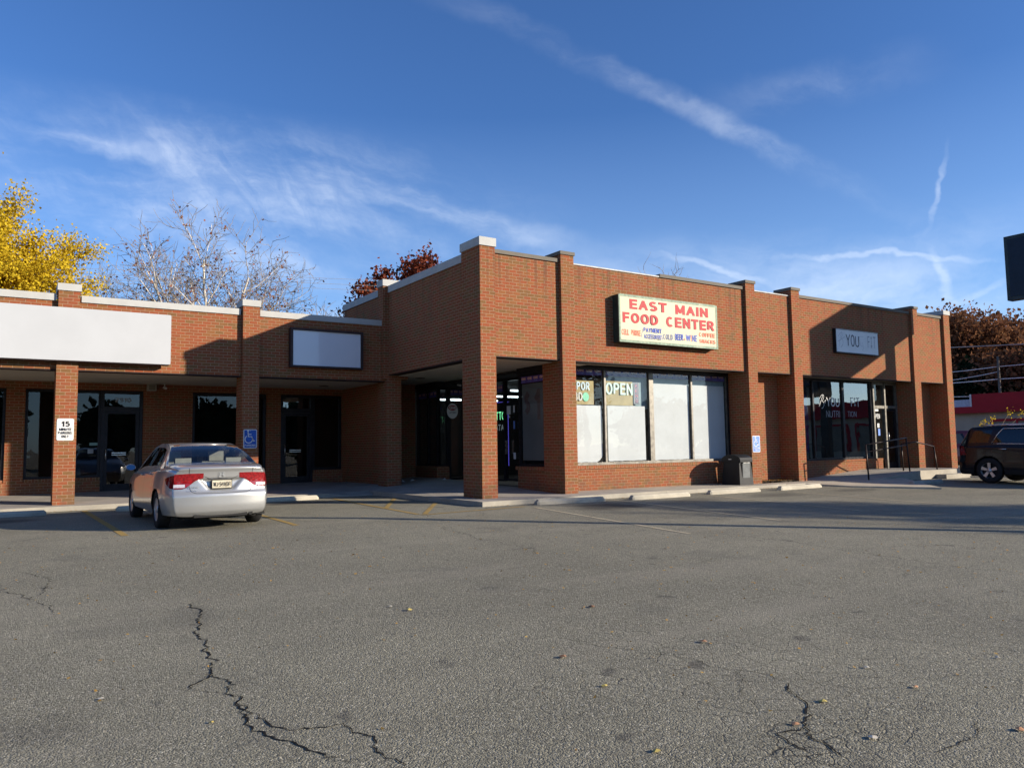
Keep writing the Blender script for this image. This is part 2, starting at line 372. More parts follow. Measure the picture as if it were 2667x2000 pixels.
M['rail'] = plain('brown_painted_rail', (0.035, 0.025, 0.022), 0.4, 0.2, 0.2, 8)
M['steel'] = plain('brushed_steel', (0.55, 0.55, 0.53), 0.3, 0.9, 0.1, 8)
M['soil'] = plain('dark_soil', (0.05, 0.038, 0.025), 0.95, 0, 0.4, 12, bump=1.0, bscale=25)
M['roofgrey'] = plain('flat_roof_membrane', (0.2, 0.2, 0.2), 0.9)
M['barkw'] = plain('pale_sycamore_bark', (0.55, 0.50, 0.42), 0.85, 0, 0.45, 2.5)
M['bark'] = plain('grey_brown_bark', (0.13, 0.105, 0.085), 0.9, 0, 0.3, 4)
M['barkg'] = plain('grey_twig_bark', (0.24, 0.205, 0.17), 0.9, 0, 0.3, 4)
M['pole'] = plain('weathered_pole', (0.12, 0.10, 0.08), 0.9, 0, 0.2, 3)
M['wire'] = plain('overhead_wire', (0.35, 0.33, 0.30), 0.6)
M['wirew'] = plain('pale_overhead_wire', (0.75, 0.72, 0.68), 0.5)
M['pylon'] = plain('dark_sign_cabinet', (0.012, 0.02, 0.035), 0.35, 0.1, 0.3, 1.2)
M['pylonf'] = plain('dark_sign_frame', (0.035, 0.05, 0.055), 0.5, 0.2, 0.3, 4)
M['tyre'] = plain('black_rubber', (0.02, 0.02, 0.021), 0.8, 0, 0.2, 12)
M['rim'] = plain('alloy_wheel', (0.5, 0.5, 0.5), 0.35, 0.7, 0.05, 8)
M['chrome'] = plain('chrome_trim', (0.75, 0.75, 0.75), 0.12, 1.0, 0.02, 8)
M['lampred'] = plain('red_tail_lens', (0.20, 0.007, 0.010), 0.12, 0, 0.4, 30, coat=1.0)
M['lampclear'] = plain('clear_lamp_lens', (0.6, 0.55, 0.55), 0.1, 0.3, 0.2, 30, coat=1.0)
M['seat'] = plain('beige_seat_cloth', (0.42, 0.40, 0.35), 0.9, 0, 0.1, 9)
M['mud'] = plain('black_plastic_trim', (0.02, 0.02, 0.02), 0.7)
M['redwall'] = plain('maroon_red_cladding', (0.36, 0.018, 0.026), 0.55, 0, 0.12, 1.0)
M['beige'] = plain('beige_render_wall', (0.40, 0.36, 0.27), 0.85, 0, 0.06, 1.0)
M['neong'] = emit('green_neon', (0.25, 1.0, 0.45), 2.2)
M['neonw'] = emit('dim_white_neon', (0.6, 0.7, 0.75), 0.25)
M['led'] = emit('violet_led', (0.15, 0.12, 0.9), 0.8)
M['grass'] = plain('lawn_grass', (0.07, 0.09, 0.03), 0.95, 0, 0.3, 2)
M['leafy'] = leafm('ginkgo_yellow_leaves', [(0.22, 0.15, 0.014), (0.50, 0.35, 0.022), (0.64, 0.47, 0.035), (0.34, 0.28, 0.03)], 0.35)
M['leafr'] = leafm('russet_oak_leaves', [(0.07, 0.02, 0.018), (0.17, 0.045, 0.025), (0.28, 0.085, 0.04)], 0.2)
M['leafb'] = leafm('dry_brown_leaves', [(0.12, 0.045, 0.03), (0.24, 0.09, 0.045), (0.30, 0.15, 0.09)], 0.2)
M['leafo'] = leafm('bronze_autumn_leaves', [(0.07, 0.03, 0.02), (0.19, 0.085, 0.045), (0.34, 0.18, 0.08)], 0.25)
M['leafg'] = leafm('dark_conifer_needles', [(0.008, 0.016, 0.010), (0.02, 0.035, 0.018), (0.04, 0.055, 0.025)], 0.1)
M['leafdead'] = leafm('fallen_leaf', [(0.25, 0.11, 0.04), (0.45, 0.26, 0.07), (0.5, 0.36, 0.10)], 0.2)

def carpaint(name, c, metal=0.5, rough=0.32):
    m, t = mat(name); t.b.inputs['Metallic'].default_value = metal; t.b.inputs['Roughness'].default_value = rough
    t.b.inputs['Coat Weight'].default_value = 1.0; t.b.inputs['Coat Roughness'].default_value = 0.04
    g = t.new('ShaderNodeTexCoord').outputs['Object']; f, _ = t.noise(g, 2.5, 4, 0.6); gm = t.new('ShaderNodeNewGeometry')
    cc = t.mix(t.rng(f, 0.3, 0.7, 0, 0.12), c, tuple(x*0.8 for x in c)); cc = t.mix(gm.outputs['Backfacing'], cc, (0.02, 0.02, 0.02))
    t.l.new(cc, t.b.inputs['Base Color'])
    return m
M['silver'] = carpaint('silver_car_paint', (0.40, 0.405, 0.40), 0.55, 0.30)
M['blackcar'] = carpaint('black_car_paint', (0.004, 0.005, 0.009), 0.0, 0.25)
M['blackcar'].node_tree.nodes['Principled BSDF'].inputs['Coat Weight'].default_value = 0.22; M['blackcar'].node_tree.nodes['Principled BSDF'].inputs['Specular IOR Level'].default_value = 0.25
M['maroon'] = carpaint('maroon_car_paint', (0.10, 0.015, 0.03), 0.3, 0.3)
M['carglass'] = glassm('car_glass', (0.62, 0.66, 0.66), 0.9, 0.005)
M['carglassd'] = glassm('dark_car_glass', (0.05, 0.05, 0.06), 1.0, 0.01)

# worn parking-line paint with gaps
def worn(name, c):
    m, t = mat(name); g = t.new('ShaderNodeTexCoord').outputs['Object']
    f, _ = t.noise(g, 9, 6, 0.7); f2, _ = t.noise(g, 70, 2, 0.6)
    k = t.rng(t.math('ADD', t.math('MULTIPLY', f, 0.7), t.math('MULTIPLY', f2, 0.3)), 0.50, 0.66)
    t.l.new(t.mix(k, c, (0.10, 0.092, 0.08)), t.b.inputs['Base Color']); t.b.inputs['Roughness'].default_value = 0.9
    return m
M['linew'] = worn('worn_cream_line', (0.42, 0.36, 0.24)); M['liney'] = worn('worn_yellow_paint', (0.34, 0.22, 0.05))

# asphalt
ALG = (3.32, 2.50); ALG2 = (3.6, 2.55)
m, t = mat('parking_lot_asphalt'); g = t.new('ShaderNodeTexCoord').outputs['Object']
fa, _ = t.noise(g, 0.22, 5, 0.6); fb, _ = t.noise(g, 1.6, 6, 0.65); fc, _ = t.noise(g, 26, 4, 0.7); fd, fdc = t.noise(g, 95, 3, 0.7)
vo = t.new('ShaderNodeTexVoronoi'); t.put(vo.inputs['Vector'], g); vo.inputs['Scale'].default_value = 105; vo.inputs['Randomness'].default_value = 1
vs = t.new('ShaderNodeSeparateColor'); t.l.new(vo.outputs['Color'], vs.inputs[0])
cc = t.mix(t.rng(fa, 0.35, 0.65), (0.225, 0.210, 0.150), (0.310, 0.290, 0.208))
cc = t.mix(t.rng(fb, 0.35, 0.7, 0, 0.45), cc, (0.180, 0.168, 0.122))
cc = t.mix(t.rng(fc, 0.35, 0.7, 0, 0.35), cc, (0.35, 0.328, 0.235))
cc = t.mix(t.rng(vs.outputs[0], 0.0, 1.0, 0, 0.62, smooth=False), cc, (0.055, 0.050, 0.040))
cc = t.mix(t.rng(vs.outputs[1], 0.86, 1.0, 0, 0.55), cc, (0.62, 0.575, 0.46))
sp_ = t.noise(g, 2.6, 3, 0.5)[0]; sp2 = t.noise(t.mapping(g, loc=(5, 9, 0)), 0.5, 3, 0.6)[0]
cc = t.mix(t.math('MULTIPLY', t.rng(sp_, 0.66, 0.74), t.rng(sp2, 0.4, 0.6, 0.1, 0.6)), cc, (0.05, 0.047, 0.044))
fm, _ = t.noise(g, 42, 3, 0.75)
cc = t.mix(t.rng(fm, 0.50, 0.68, 0, 0.48), cc, (0.06, 0.055, 0.045)); cc = t.mix(t.rng(fm, 0.48, 0.32, 0, 0.28), cc, (0.38, 0.35, 0.27))
# tyre-polished lanes and old patches
fl, _ = t.noise(t.mapping(g, scale=(0.12, 0.9, 1), rot=(0, 0, 0.35)), 1.0, 4, 0.6); cc = t.mix(t.rng(fl, 0.5, 0.7, 0, 0.38), cc, (0.30, 0.275, 0.21))
fp, _ = t.noise(t.mapping(g, loc=(31, 7, 0)), 0.55, 5, 0.7, 0.4); cc = t.mix(t.rng(fp, 0.56, 0.66, 0, 0.30), cc, (0.10, 0.093, 0.078))
fs, _ = t.noise(t.mapping(g, loc=(3, 17, 0)), 3.6, 2, 0.4); cc = t.mix(t.rng(fs, 0.72, 0.78, 0, 0.6), cc, (0.065, 0.06, 0.052))
# oil-dark strip where cars park
sx = t.new('ShaderNodeSeparateXYZ'); t.l.new(g, sx.inputs[0])
def blob(cx_, cy_, rx, ry, amt, seed):
    a = t.math('DIVIDE', t.math('SUBTRACT', sx.outputs[0], cx_), rx); b = t.math('DIVIDE', t.math('SUBTRACT', sx.outputs[1], cy_), ry)
    d = t.math('SQRT', t.math('ADD', t.math('MULTIPLY', a, a), t.math('MULTIPLY', b, b)))
    d = t.math('ADD', d, t.math('MULTIPLY', t.math('SUBTRACT', fb, 0.5), 1.3))
    return t.math('MULTIPLY', t.rng(d, 1.1, 0.3), amt)
for (a_, b_, c_, d_, e_) in ((10.7, 12.6, 1.1, 0.9, 0.8), (13.3, 12.6, 1.0, 0.6, 0.5), (16.0, 12.4, 1.1, 0.6, 0.5), (19.0, 12.2, 1.2, 0.5, 0.45), (6.0, 18.4, 1.3, 0.5, 0.8), (-0.1, 17.7, 1.2, 0.6, 0.7), (2.9, 14.2, 0.8, 1.6, 0.4)):
    cc = t.mix(blob(a_, b_, c_, d_, e_, 0), cc, (0.035, 0.033, 0.031))
# alligator cracking where the surface is breaking up
v2 = t.new('ShaderNodeTexVoronoi'); v2.feature = 'DISTANCE_TO_EDGE'; wv = t.vmath('ADD', g, t.vmath('MULTIPLY', t.noise(g, 14, 3, 0.6)[1], (0.07, 0.07, 0.0))); t.put(v2.inputs['Vector'], wv); v2.inputs['Scale'].default_value = 10.5
v3 = t.new('ShaderNodeTexVoronoi'); v3.feature = 'DISTANCE_TO_EDGE'; t.put(v3.inputs['Vector'], wv); v3.inputs['Scale'].default_value = 4.3
am = t.math('MAXIMUM', blob(ALG[0], ALG[1], 0.42, 0.34, 1.0, 0), blob(ALG2[0], ALG2[1], 0.8, 0.5, 0.55, 0))
al = t.math('MULTIPLY', t.rng(v2.outputs['Distance'], 0.055, 0.0), am)
al2 = t.math('MULTIPLY', t.rng(v3.outputs['Distance'], 0.016, 0.0), blob(ALG2[0]+0.3, ALG2[1]+0.8, 2.6, 2.0, 0.55, 0))
al = t.math('MAXIMUM', al, al2)
cc = t.mix(t.math('MULTIPLY', al, t.rng(fc, 0.3, 0.6, 0.4, 1.0)), cc, (0.018, 0.016, 0.014))
t.l.new(cc, t.b.inputs['Base Color']); t.b.inputs['Roughness'].default_value = 0.93; t.b.inputs['Specular IOR Level'].default_value = 0.3
hh = t.math('ADD', t.math('MULTIPLY', vo.outputs['Distance'], -0.9), t.math('MULTIPLY', fd, 0.5))
hh = t.math('ADD', hh, t.math('MULTIPLY', fc, 1.0)); hh = t.math('SUBTRACT', hh, t.math('MULTIPLY', al, 1.6)); hh = t.math('ADD', hh, t.math('MULTIPLY', fm, 1.4))
bn = t.new('ShaderNodeBump'); bn.inputs['Strength'].default_value = 0.75; bn.inputs['Distance'].default_value = 0.008; t.l.new(hh, bn.inputs['Height']); t.l.new(bn.outputs[0], t.b.inputs['Normal'])
M['asphalt'] = m


def _arc(cx_, cz_, rx, rz_, a0, a1, n=10): return [(cx_+rx*math.cos(R(a0+(a1-a0)*k/n)), cz_+rz_*math.sin(R(a0+(a1-a0)*k/n))) for k in range(n+1)]
def glyph(ch):
    """single-stroke glyphs in a box (width, 1); returns width and polylines"""
    w = .56; B = lambda z0, z1, x=.0: [(x, z0)]+[(x, z0)]
    G = {
    'A': (.62, [[(0, 0), (.31, 1), (.62, 0)], [(.11, .33), (.51, .33)]]), 'B': (.54, [[(0, 0), (0, 1), (.3, 1)]+_arc(.3, .76, .22, .24, 90, -90)+[(0, .52)], [(.3, .52)]+_arc(.3, .26, .24, .26, 90, -90)+[(0, 0)]]),
    'C': (.58, [_arc(.29, .5, .29, .5, 48, 312, 18)]), 'D': (.58, [[(0, 0), (0, 1), (.22, 1)]+_arc(.22, .5, .36, .5, 90, -90, 14)+[(0, 0)]]),
    'E': (.48, [[(.48, 1), (0, 1), (0, 0), (.48, 0)], [(0, .51), (.44, .51)]]), 'F': (.46, [[(.46, 1), (0, 1), (0, 0)], [(0, .51), (.40, .51)]]),
    'G': (.62, [_arc(.31, .5, .31, .5, 45, 340, 18)+[(.60, .46), (.36, .46)]]), 'H': (.56, [[(0, 0), (0, 1)], [(.56, 0), (.56, 1)], [(0, .51), (.56, .51)]]), 'I': (.0, [[(0, 0), (0, 1)]]),
    'J': (.42, [[(.42, 1), (.42, .24)]+_arc(.21, .24, .21, .24, 0, -180)]), 'K': (.56, [[(0, 0), (0, 1)], [(.54, 1), (0, .38)], [(.20, .60), (.56, 0)]]), 'L': (.46, [[(0, 1), (0, 0), (.46, 0)]]),
    'M': (.70, [[(0, 0), (0, 1), (.35, .12), (.70, 1), (.70, 0)]]), 'N': (.58, [[(0, 0), (0, 1), (.58, 0), (.58, 1)]]), 'O': (.64, [_arc(.32, .5, .32, .5, 90, 450, 22)]),
    'P': (.52, [[(0, 0), (0, 1), (.28, 1)]+_arc(.28, .74, .24, .26, 90, -90)+[(0, .48)]]), 'Q': (.64, [_arc(.32, .5, .32, .5, 90, 450, 22), [(.38, .25), (.62, 0)]]), 'R': (.54, [[(0, 0), (0, 1), (.28, 1)]+_arc(.28, .75, .24, .25, 90, -90)+[(0, .50)], [(.28, .50), (.54, 0)]]),
    'S': (.54, [_arc(.27, .75, .25, .25, 30, 270, 12)+_arc(.27, .25, .27, .25, 90, -150, 12)]), 'T': (.56, [[(0, 1), (.56, 1)], [(.28, 1), (.28, 0)]]), 'U': (.56, [[(0, 1), (0, .28)]+_arc(.28, .28, .28, .28, 180, 360, 12)+[(.56, 1)]]),
    'V': (.60, [[(0, 1), (.30, 0), (.60, 1)]]), 'W': (.86, [[(0, 1), (.20, 0), (.43, .95), (.66, 0), (.86, 1)]]), 'X': (.58, [[(0, 0), (.58, 1)], [(0, 1), (.58, 0)]]), 'Y': (.60, [[(0, 1), (.30, .46), (.60, 1)], [(.30, .46), (.30, 0)]]), 'Z': (.54, [[(0, 1), (.54, 1), (0, 0), (.54, 0)]]),
    '0': (.50, [_arc(.25, .5, .25, .5, 90, 450, 20)]), '1': (.22, [[(0, .78), (.2, 1), (.2, 0)]]), '2': (.50, [_arc(.25, .74, .25, .26, 165, -35, 12)+[(0, 0), (.52, 0)]]), '4': (.54, [[(.40, 0), (.40, 1), (0, .28), (.54, .28)]]),
    '5': (.50, [[(.47, 1), (.08, 1), (.04, .52)]+_arc(.24, .32, .26, .32, 125, -150, 14)]), '8': (.50, [_arc(.25, .76, .22, .24, 90, 450, 16), _arc(.25, .27, .25, .27, 90, 450, 16)]), '9': (.50, [_arc(.25, .70, .25, .30, 0, 360, 16), [(.5, .70)]+_arc(.24, .36, .26, .36, 0, -120, 8)]),
    '!': (.0, [[(0, 1), (0, .32)], [(0, .10), (0, 0)]]), '&': (.56, [[(.56, 0), (.12, .72)]+_arc(.27, .80, .16, .20, 200, -40, 10)+[(.02, .30)]+_arc(.22, .22, .21, .22, 170, 360, 8)+[(.5, .45)]]), '$': (.54, [_arc(.27, .72, .25, .22, 30, 270, 12)+_arc(.27, .28, .27, .22, 90, -150, 12), [(.27, 1.08), (.27, -.08)]]), '·': (.1, [[(.0, .5), (.1, .5)]]), ' ': (.3, []),
    'h': (.34, [[(0, 0), (0, 1)], [(0, .45)]+_arc(.17, .42, .17, .2, 160, 0, 6)+[(.34, 0)]]), 'y': (.36, [[(0, .6), (.18, 0)], [(.36, .6), (.08, -.3)]]), 'b': (.36, [[(0, 0), (0, 1)], _arc(.18, .3, .18, .3, 90, 450, 12)]), 'r': (.22, [[(0, 0), (0, .6)], [(0, .4), (.22, .6)]]), 'i': (0, [[(0, 0), (0, .6)], [(0, .8), (0, .9)]]), 'd': (.36, [[(.36, 0), (.36, 1)], _arc(.18, .3, .18, .3, 90, 450, 12)]),
    }
    return G[ch]
def text(body, mat_, parent, x0, x1, z0, z1, y, name='lettering', face='-y', bold=0.02, depth=0.004, label=None, shear=0.0):
    """lettering fitted into a box on a wall; face '-y' reads from -Y, '-x' reads from -X (then x0,x1 are world y, left to right).
    bold: -.02 thin ... .04 heavy"""
    w = .135+bold*2.2; gap = .13+w*.9; lines_ = []; cx_ = 0
    for ch in body:
        gw, pl_ = glyph(ch)
        for p in pl_: lines_.append([(q[0]+cx_+w/2, q[1]) for q in p])
        cx_ += gw+w+(gap-w*.9 if True else 0)
    tot_ = cx_-.13; sx_ = (x1-x0)/tot_; sz_ = (z1-z0)-0; hgt = 1+w; mb = MB(); eps = 0.0
    for p in lines_:
        for i in range(len(p)-1):
            a = Vector(p[i]); b = Vector(p[i+1])
            if (b-a).length < 1e-5: continue
            t_ = (b-a).normalized(); n_ = Vector((-t_.y, t_.x))*w/2
            sh = len(p) > 6; e0 = w*.10 if sh else (w/2 if (abs(t_.x) > .98 or abs(t_.y) > .98) else w*.3); a2 = a-t_*(e0 if i else w/2*.98 if not sh else 0); b2 = b+t_*(e0 if i < len(p)-2 else (w/2*.98 if not sh else 0))
            if abs(t_.y) > .98 and not sh: a2 = a-t_*w/2; b2 = b+t_*w/2
            eps += .00022
            q4 = []
            for q in (a2-n_, b2-n_, b2+n_, a2+n_):
                u_ = x0+q.x*sx_; v_ = z0+(q.y+w/2)/hgt*sz_
                v_ = min(max(v_, min(z0, z1)), max(z0, z1)); q4.append((u_, v_))
            mb.face([((u_, y-depth-eps, v_) if face == '-y' else (y-depth-eps, u_, v_)) for u_, v_ in q4])
    o = mb.build(name, mat_, parent)
    if label: o['label'] = label
    return o
def rel(o):
    """children of an empty given in world coordinates"""
    for c in o.children: c.location = c.location - o.location
def thing(name, loc, label, cat, group=None): return empty(name, loc, label, cat, group)
def sortloc(root):
    root['_w'] = 1

def finish(root):
    for c in root.children: c.location = Vector(c.location) - root.location

# ================================================================ ground
def zg(y): return -0.20 + 0.25*min(max(y, 0), 13.5)/13.5
mb = MB()
ys = [-900, -60, -10, 0, 13.5, 14.6, 60, 1200]
for a, b in zip(ys, ys[1:]):
    za, zb = zg(a), zg(b)
    if b > 30: za = 0.05; zb = -0.1 if b > 100 else 0.0
    xs = [-900, -40, 0, 30, 48, 1400]
    for c, d in zip(xs, xs[1:]): mb.face([(c, a, za), (d, a, za), (d, b, zb), (c, b, zb)])
tag(mb.build('parking_lot', M['asphalt']), kind='structure')
def lawn(name, x0, x1, y0, y1, z):
    return tag(MB().face([(x0, y0, z), (x1, y0, z), (x1, y1, z), (x0, y1, z)]) or name, None) if False else None
g1 = MB(); g1.box(-300, 300, 42, 900, -0.3, 0.14); tag(g1.build('lawn', M['grass']), kind='structure')
g1 = MB(); g1.box(58, 300, -200, 42, -0.3, 0.10); tag(g1.build('lawn', M['grass']), kind='structure')

# sidewalks (sloped slabs under the canopies)
def fz(x, y):
    if x < 9.0: return 0.145+0.10*max(0, min(1, (y-20.2)/4.1))+0.04*max(0, x)/9*max(0, min(1, (y-20.2)))
    k = max(0, min(1, (x-9.0)/3.1)); t_ = max(0, min(1.5, (y-15.4)/4.0)) if x < 12.6 else 0
    return 0.15+t_*(0.06+0.11*k)
def slab(name, xs, ys, zf, m, side=0.4):
    mb = MB()
    for a, b in zip(xs, xs[1:]):
        for c, d in zip(ys, ys[1:]): mb.face([(a, c, zf(a, c)), (b, c, zf(b, c)), (b, d, zf(b, d)), (a, d, zf(a, d))])
    for a, b in zip(xs, xs[1:]): mb.face([(a, ys[0], zf(a, ys[0])-side), (b, ys[0], zf(b, ys[0])-side), (b, ys[0], zf(b, ys[0])), (a, ys[0], zf(a, ys[0]))])
    for c, d in zip(ys, ys[1:]):
        mb.face([(xs[0], d, zf(xs[0], d)-side), (xs[0], c, zf(xs[0], c)-side), (xs[0], c, zf(xs[0], c)), (xs[0], d, zf(xs[0], d))])
        mb.face([(xs[-1], c, zf(xs[-1], c)-side), (xs[-1], d, zf(xs[-1], d)-side), (xs[-1], d, zf(xs[-1], d)), (xs[-1], c, zf(xs[-1], c))])
    return mb.build(name, m)
# left wing walk with kerb, lowered towards the inside corner
def lw(x, y):
    k = max(0, min(1, (x-7.3)/0.7)); z = fz(x, y)
    if y < 20.3: z = z*(1-k)+0.062*k
    return z
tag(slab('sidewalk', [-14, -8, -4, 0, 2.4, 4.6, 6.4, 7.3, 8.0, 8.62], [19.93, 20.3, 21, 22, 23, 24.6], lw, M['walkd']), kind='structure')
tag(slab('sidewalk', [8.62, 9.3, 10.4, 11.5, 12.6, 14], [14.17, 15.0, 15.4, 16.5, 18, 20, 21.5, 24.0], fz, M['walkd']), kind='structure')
tag(slab('sidewalk', [14.003, 16, 18.7], [14.17, 15.0, 15.95], lambda x, y: 0.15-0.03*(x-14)/5, M['walk']), kind='structure')
tag(slab('sidewalk', [18.703, 20.4, 21.4], [14.17, 14.6, 15.02], lambda x, y: 0.12, M['walk']), kind='structure')
kb = MB(); kb.box(8.60, 14.0, 14.155, 14.31, -0.1, 0.155); kb.box(14.01, 18.7, 14.155, 14.31, -0.1, 0.14); kb.box(18.71, 21.38, 14.155, 14.31, -0.1, 0.125)
kb.box(8.60, 8.74, 14.312, 19.92, -0.1, 0.157)
tag(kb.build('kerb', M['kerb'], bevel=0.03), kind='structure')
kb = MB(); kb.box(-14, 7.35, 19.91, 20.06, -0.1, 0.152)
tag(kb.build('kerb', M['kerb'], bevel=0.03), kind='structure')
# soil pockets in the wall recesses
def soil(x0, x1, y0, y1, z, h=0.05):
    n = 22; V = []; F = []
    for i in range(n):
        for j in range(n):
            V.append((x0+(x1-x0)*i/(n-1), y0+(y1-y0)*j/(n-1), z+h*rng.random()*(0 < i < n-1)))
    for i in range(n-1):
        for j in range(n-1): F.append((i*n+j, (i+1)*n+j, (i+1)*n+j+1, i*n+j+1))
    return tag(npmesh('soil_bed', V, F, M['soil']), kind='structure')
soil(18.72, 20.44, 15.02, 15.66, 0.11, 0.07); soil(27.9, 29.46, 15.0, 15.66, 0.12, 0.04)

# ramp, landing and steps at the right-hand shop
rp = MB()
def prism(mb, poly, ztop, zbot=-0.15):
    n = len(poly); mb.face([(p[0], p[1], zt) for p, zt in zip(poly, ztop)])
    for i in range(n):
        j = (i+1) % n; a, b = poly[i], poly[j]
        mb.face([(a[0], a[1], zbot), (b[0], b[1], zbot), (b[0], b[1], ztop[j]), (a[0], a[1], ztop[i])])
prism(rp, [(21.385, 14.15), (22.6, 13.62), (24.75, 13.62), (24.75, 15.68), (21.385, 15.68)], [0.10, 0.16, 0.335, 0.335, 0.115])
tag(rp.build('entrance_ramp', M['walk']), kind='structure')
lp = MB(); lp.box(24.753, 26.95, 13.62, 15.9, -0.1, 0.335); lp.box(25.7, 27.2, 13.28, 13.617, -0.1, 0.19); lp.box(26.953, 27.62, 13.62, 14.98, -0.1, 0.335)
tag(lp.build('entrance_landing', M['kerb'], bevel=0.02), kind='structure')
lp = MB(); lp.box(27.63, 30.6, 13.9, 15.0, -0.1, 0.13)
tag(lp.build('sidewalk', M['walk'], bevel=0.02), kind='structure')
ap = MB(); prism(ap, [(19.6, 14.14), (19.9, 12.9), (21.0, 11.0), (22.0, 11.9), (23.6, 13.55), (21.38, 14.12)], [0.115, 0.075, 0.056, 0.06, 0.16, 0.12], 0.0)
tag(ap.build('concrete_apron', M['apron']), kind='structure')

# painted lines
def line(name, m, p, q, w, z=0.005):
    p = Vector((*p, 0)); q = Vector((*q, 0)); n = Vector((-(q-p).y, (q-p).x, 0)).normalized()*w/2; mb = MB(); N = 10
    for i in range(N):
        a = p+(q-p)*i/N; b = p+(q-p)*(i+1)/N
        mb.face([(a.x-n.x, a.y-n.y, zg(a.y)+z), (b.x-n.x, b.y-n.y, zg(b.y)+z), (b.x+n.x, b.y+n.y, zg(b.y)+z), (a.x+n.x, a.y+n.y, zg(a.y)+z)])
    return tag(mb.build(name, m), kind='structure')
line('parking_line', M['linew'], (9.35, 13.3), (8.81, 8.45), 0.085)
line('parking_line', M['linew'], (11.92, 13.9), (11.40, 8.8), 0.085)
line('parking_line', M['linew'], (14.6, 13.8), (14.05, 8.9), 0.07)
line('parking_line', M['linew'], (17.2, 13.6), (16.7, 8.7), 0.07)
line('parking_line', M['liney'], (1.61, 19.5), (1.66, 13.3), 0.11)
line('parking_line', M['liney'], (4.40, 17.6), (4.25, 13.1), 0.10)
line('parking_line', M['liney'], (7.2, 19.2), (6.75, 13.5), 0.10)
line('hatch_line', M['liney'], (8.4, 15.9), (6.9, 13.5), 0.10)
line('hatch_line', M['liney'], (8.4, 18.1), (6.95, 15.4), 0.10)
line('hatch_line', M['liney'], (9.3, 13.6), (6.75, 13.35), 0.10)
line('parking_line', M['liney'], (24.5, 12.4), (24.5, 7.5), 0.10)

# cracks: dark jagged splits in the asphalt
CR = [[(-0.6, 4.45), (0.15, 4.62), (0.62, 4.55), (0.9, 4.38)], [(0.62, 4.55), (0.78, 5.2), (0.40, 5.75), (0.2, 6.2)], [(0.9, 4.38), (1.02, 4.0), (1.18, 3.72)],]
def unproj(u, v):
    d = FW + RT2*((u-1333.5)/2013.07) - UP2*((v-1000)/2013.07); z = 0
    for _ in range(8):
        t_ = (z-1.33)/d.z; z = zg(d.y*t_)
    return (d.x*t_, d.y*t_)
def crack(px, w, sc=1.0, jit=0.035):
    w = w*0.60; jit = jit*0.75
    P = [Vector((*unproj(*p), 0)) for p in px]; pts = []
    for a, b in zip(P, P[1:]):
        L = (b-a).length; n = max(2, int(L/0.028))
        for i in range(n): pts.append(a+(b-a)*i/n)
    pts.append(P[-1]); V = []; F = []; acc = Vector((0, 0, 0))
    for i, p in enumerate(pts):
        t_ = (pts[min(i+1, len(pts)-1)]-pts[max(0, i-1)]).normalized(); nn = Vector((-t_.y, t_.x, 0))
        acc = acc*0.75 + nn*rng.normal(0, jit*0.55)
        ww = w*(0.45+rng.random()*0.9)*min(1, (i+1)/4, (len(pts)-i)/4); q = p+acc
        for s_ in (-1, 1):
            r_ = q+nn*ww*0.5*s_; V.append((r_.x, r_.y, zg(r_.y)+0.0035))
    for i in range(len(pts)-1): F.append((2*i, 2*i+1, 2*i+3, 2*i+2))
    tag(npmesh('asphalt_crack', V, F, M['asphaltd']), kind='structure')
K = 1.658
def zc7(l): return [(x*1334/2212, 1400+y*600/995) for x, y in l]
def zc8(l): return [(1334+x*1333/2212, 1200+y*800/1328) for x, y in l]
crack(zc7([(0, 235), (70, 245), (140, 270)]), 0.014)
crack(zc7([(140, 270), (160, 240), (212, 190), (150, 162), (100, 150)]), 0.012)
crack(zc7([(170, 275), (215, 300), (245, 325)]), 0.012)
crack(zc7([(835, 280), (870, 330), (845, 400), (865, 460), (930, 535), (890, 590), (850, 655)]), 0.022)
crack(zc7([(890, 590), (960, 605), (1030, 630), (985, 665), (1035, 685), (1060, 740), (1058, 805)]), 0.016)
crack(zc7([(1035, 685), (1060, 740), (1058, 805), (1140, 840), (1220, 880), (1310, 900), (1345, 945), (1430, 962)]), 0.022)
crack(zc7([(850, 655), (985, 672)]), 0.008)
crack(zc7([(1070, 765), (1150, 800), (1290, 830), (1470, 820), (1570, 850), (1620, 900), (1720, 950), (1790, 995)]), 0.016)
crack(zc7([(1430, 962), (1600, 965)]), 0.007)
crack(zc7([(835, 280), (960, 245), (1110, 222)]), 0.005)
crack(zc7([(350, 318), (480, 318)]), 0.005)
crack(zc8([(170, 765), (420, 800), (560, 828), (740, 850), (960, 905), (1100, 930), (1190, 960)]), 0.010)
crack(zc8([(1190, 960), (1230, 1020), (1265, 1090), (1270, 1150), (1330, 1210), (1420, 1280)]), 0.018)
crack(zc8([(970, 905), (970, 950), (1020, 1010)]), 0.007)
crack(zc8([(830, 950), (890, 1010)]), 0.006)
crack(zc8([(1265, 1150), (1160, 1180), (1240, 1240), (1330, 1275)]), 0.018)
crack(zc8([(1820, 1270), (1900, 1220), (2010, 1180), (1980, 1120)]), 0.010)
crack(zc8([(850, 310), (1170, 345), (1400, 380), (1760, 435), (2000, 465), (2212, 488)]), 0.014, jit=0.05)
crack(zc8([(1910, 308), (1990, 330), (2212, 352)]), 0.012)
crack([(800+x*900/2212, 1230+y*230/565) for x, y in [(855, 345), (870, 362), (985, 390), (1130, 432), (1320, 468), (1425, 490), (1455, 528)]], 0.014, jit=0.05)
crack([(800+x*900/2212, 1230+y*230/565) for x, y in [(1105, 252), (1140, 275)]], 0.012)
crack(zc8([(1400, 735), (1740, 780), (2000, 800), (2212, 812)]), 0.006)
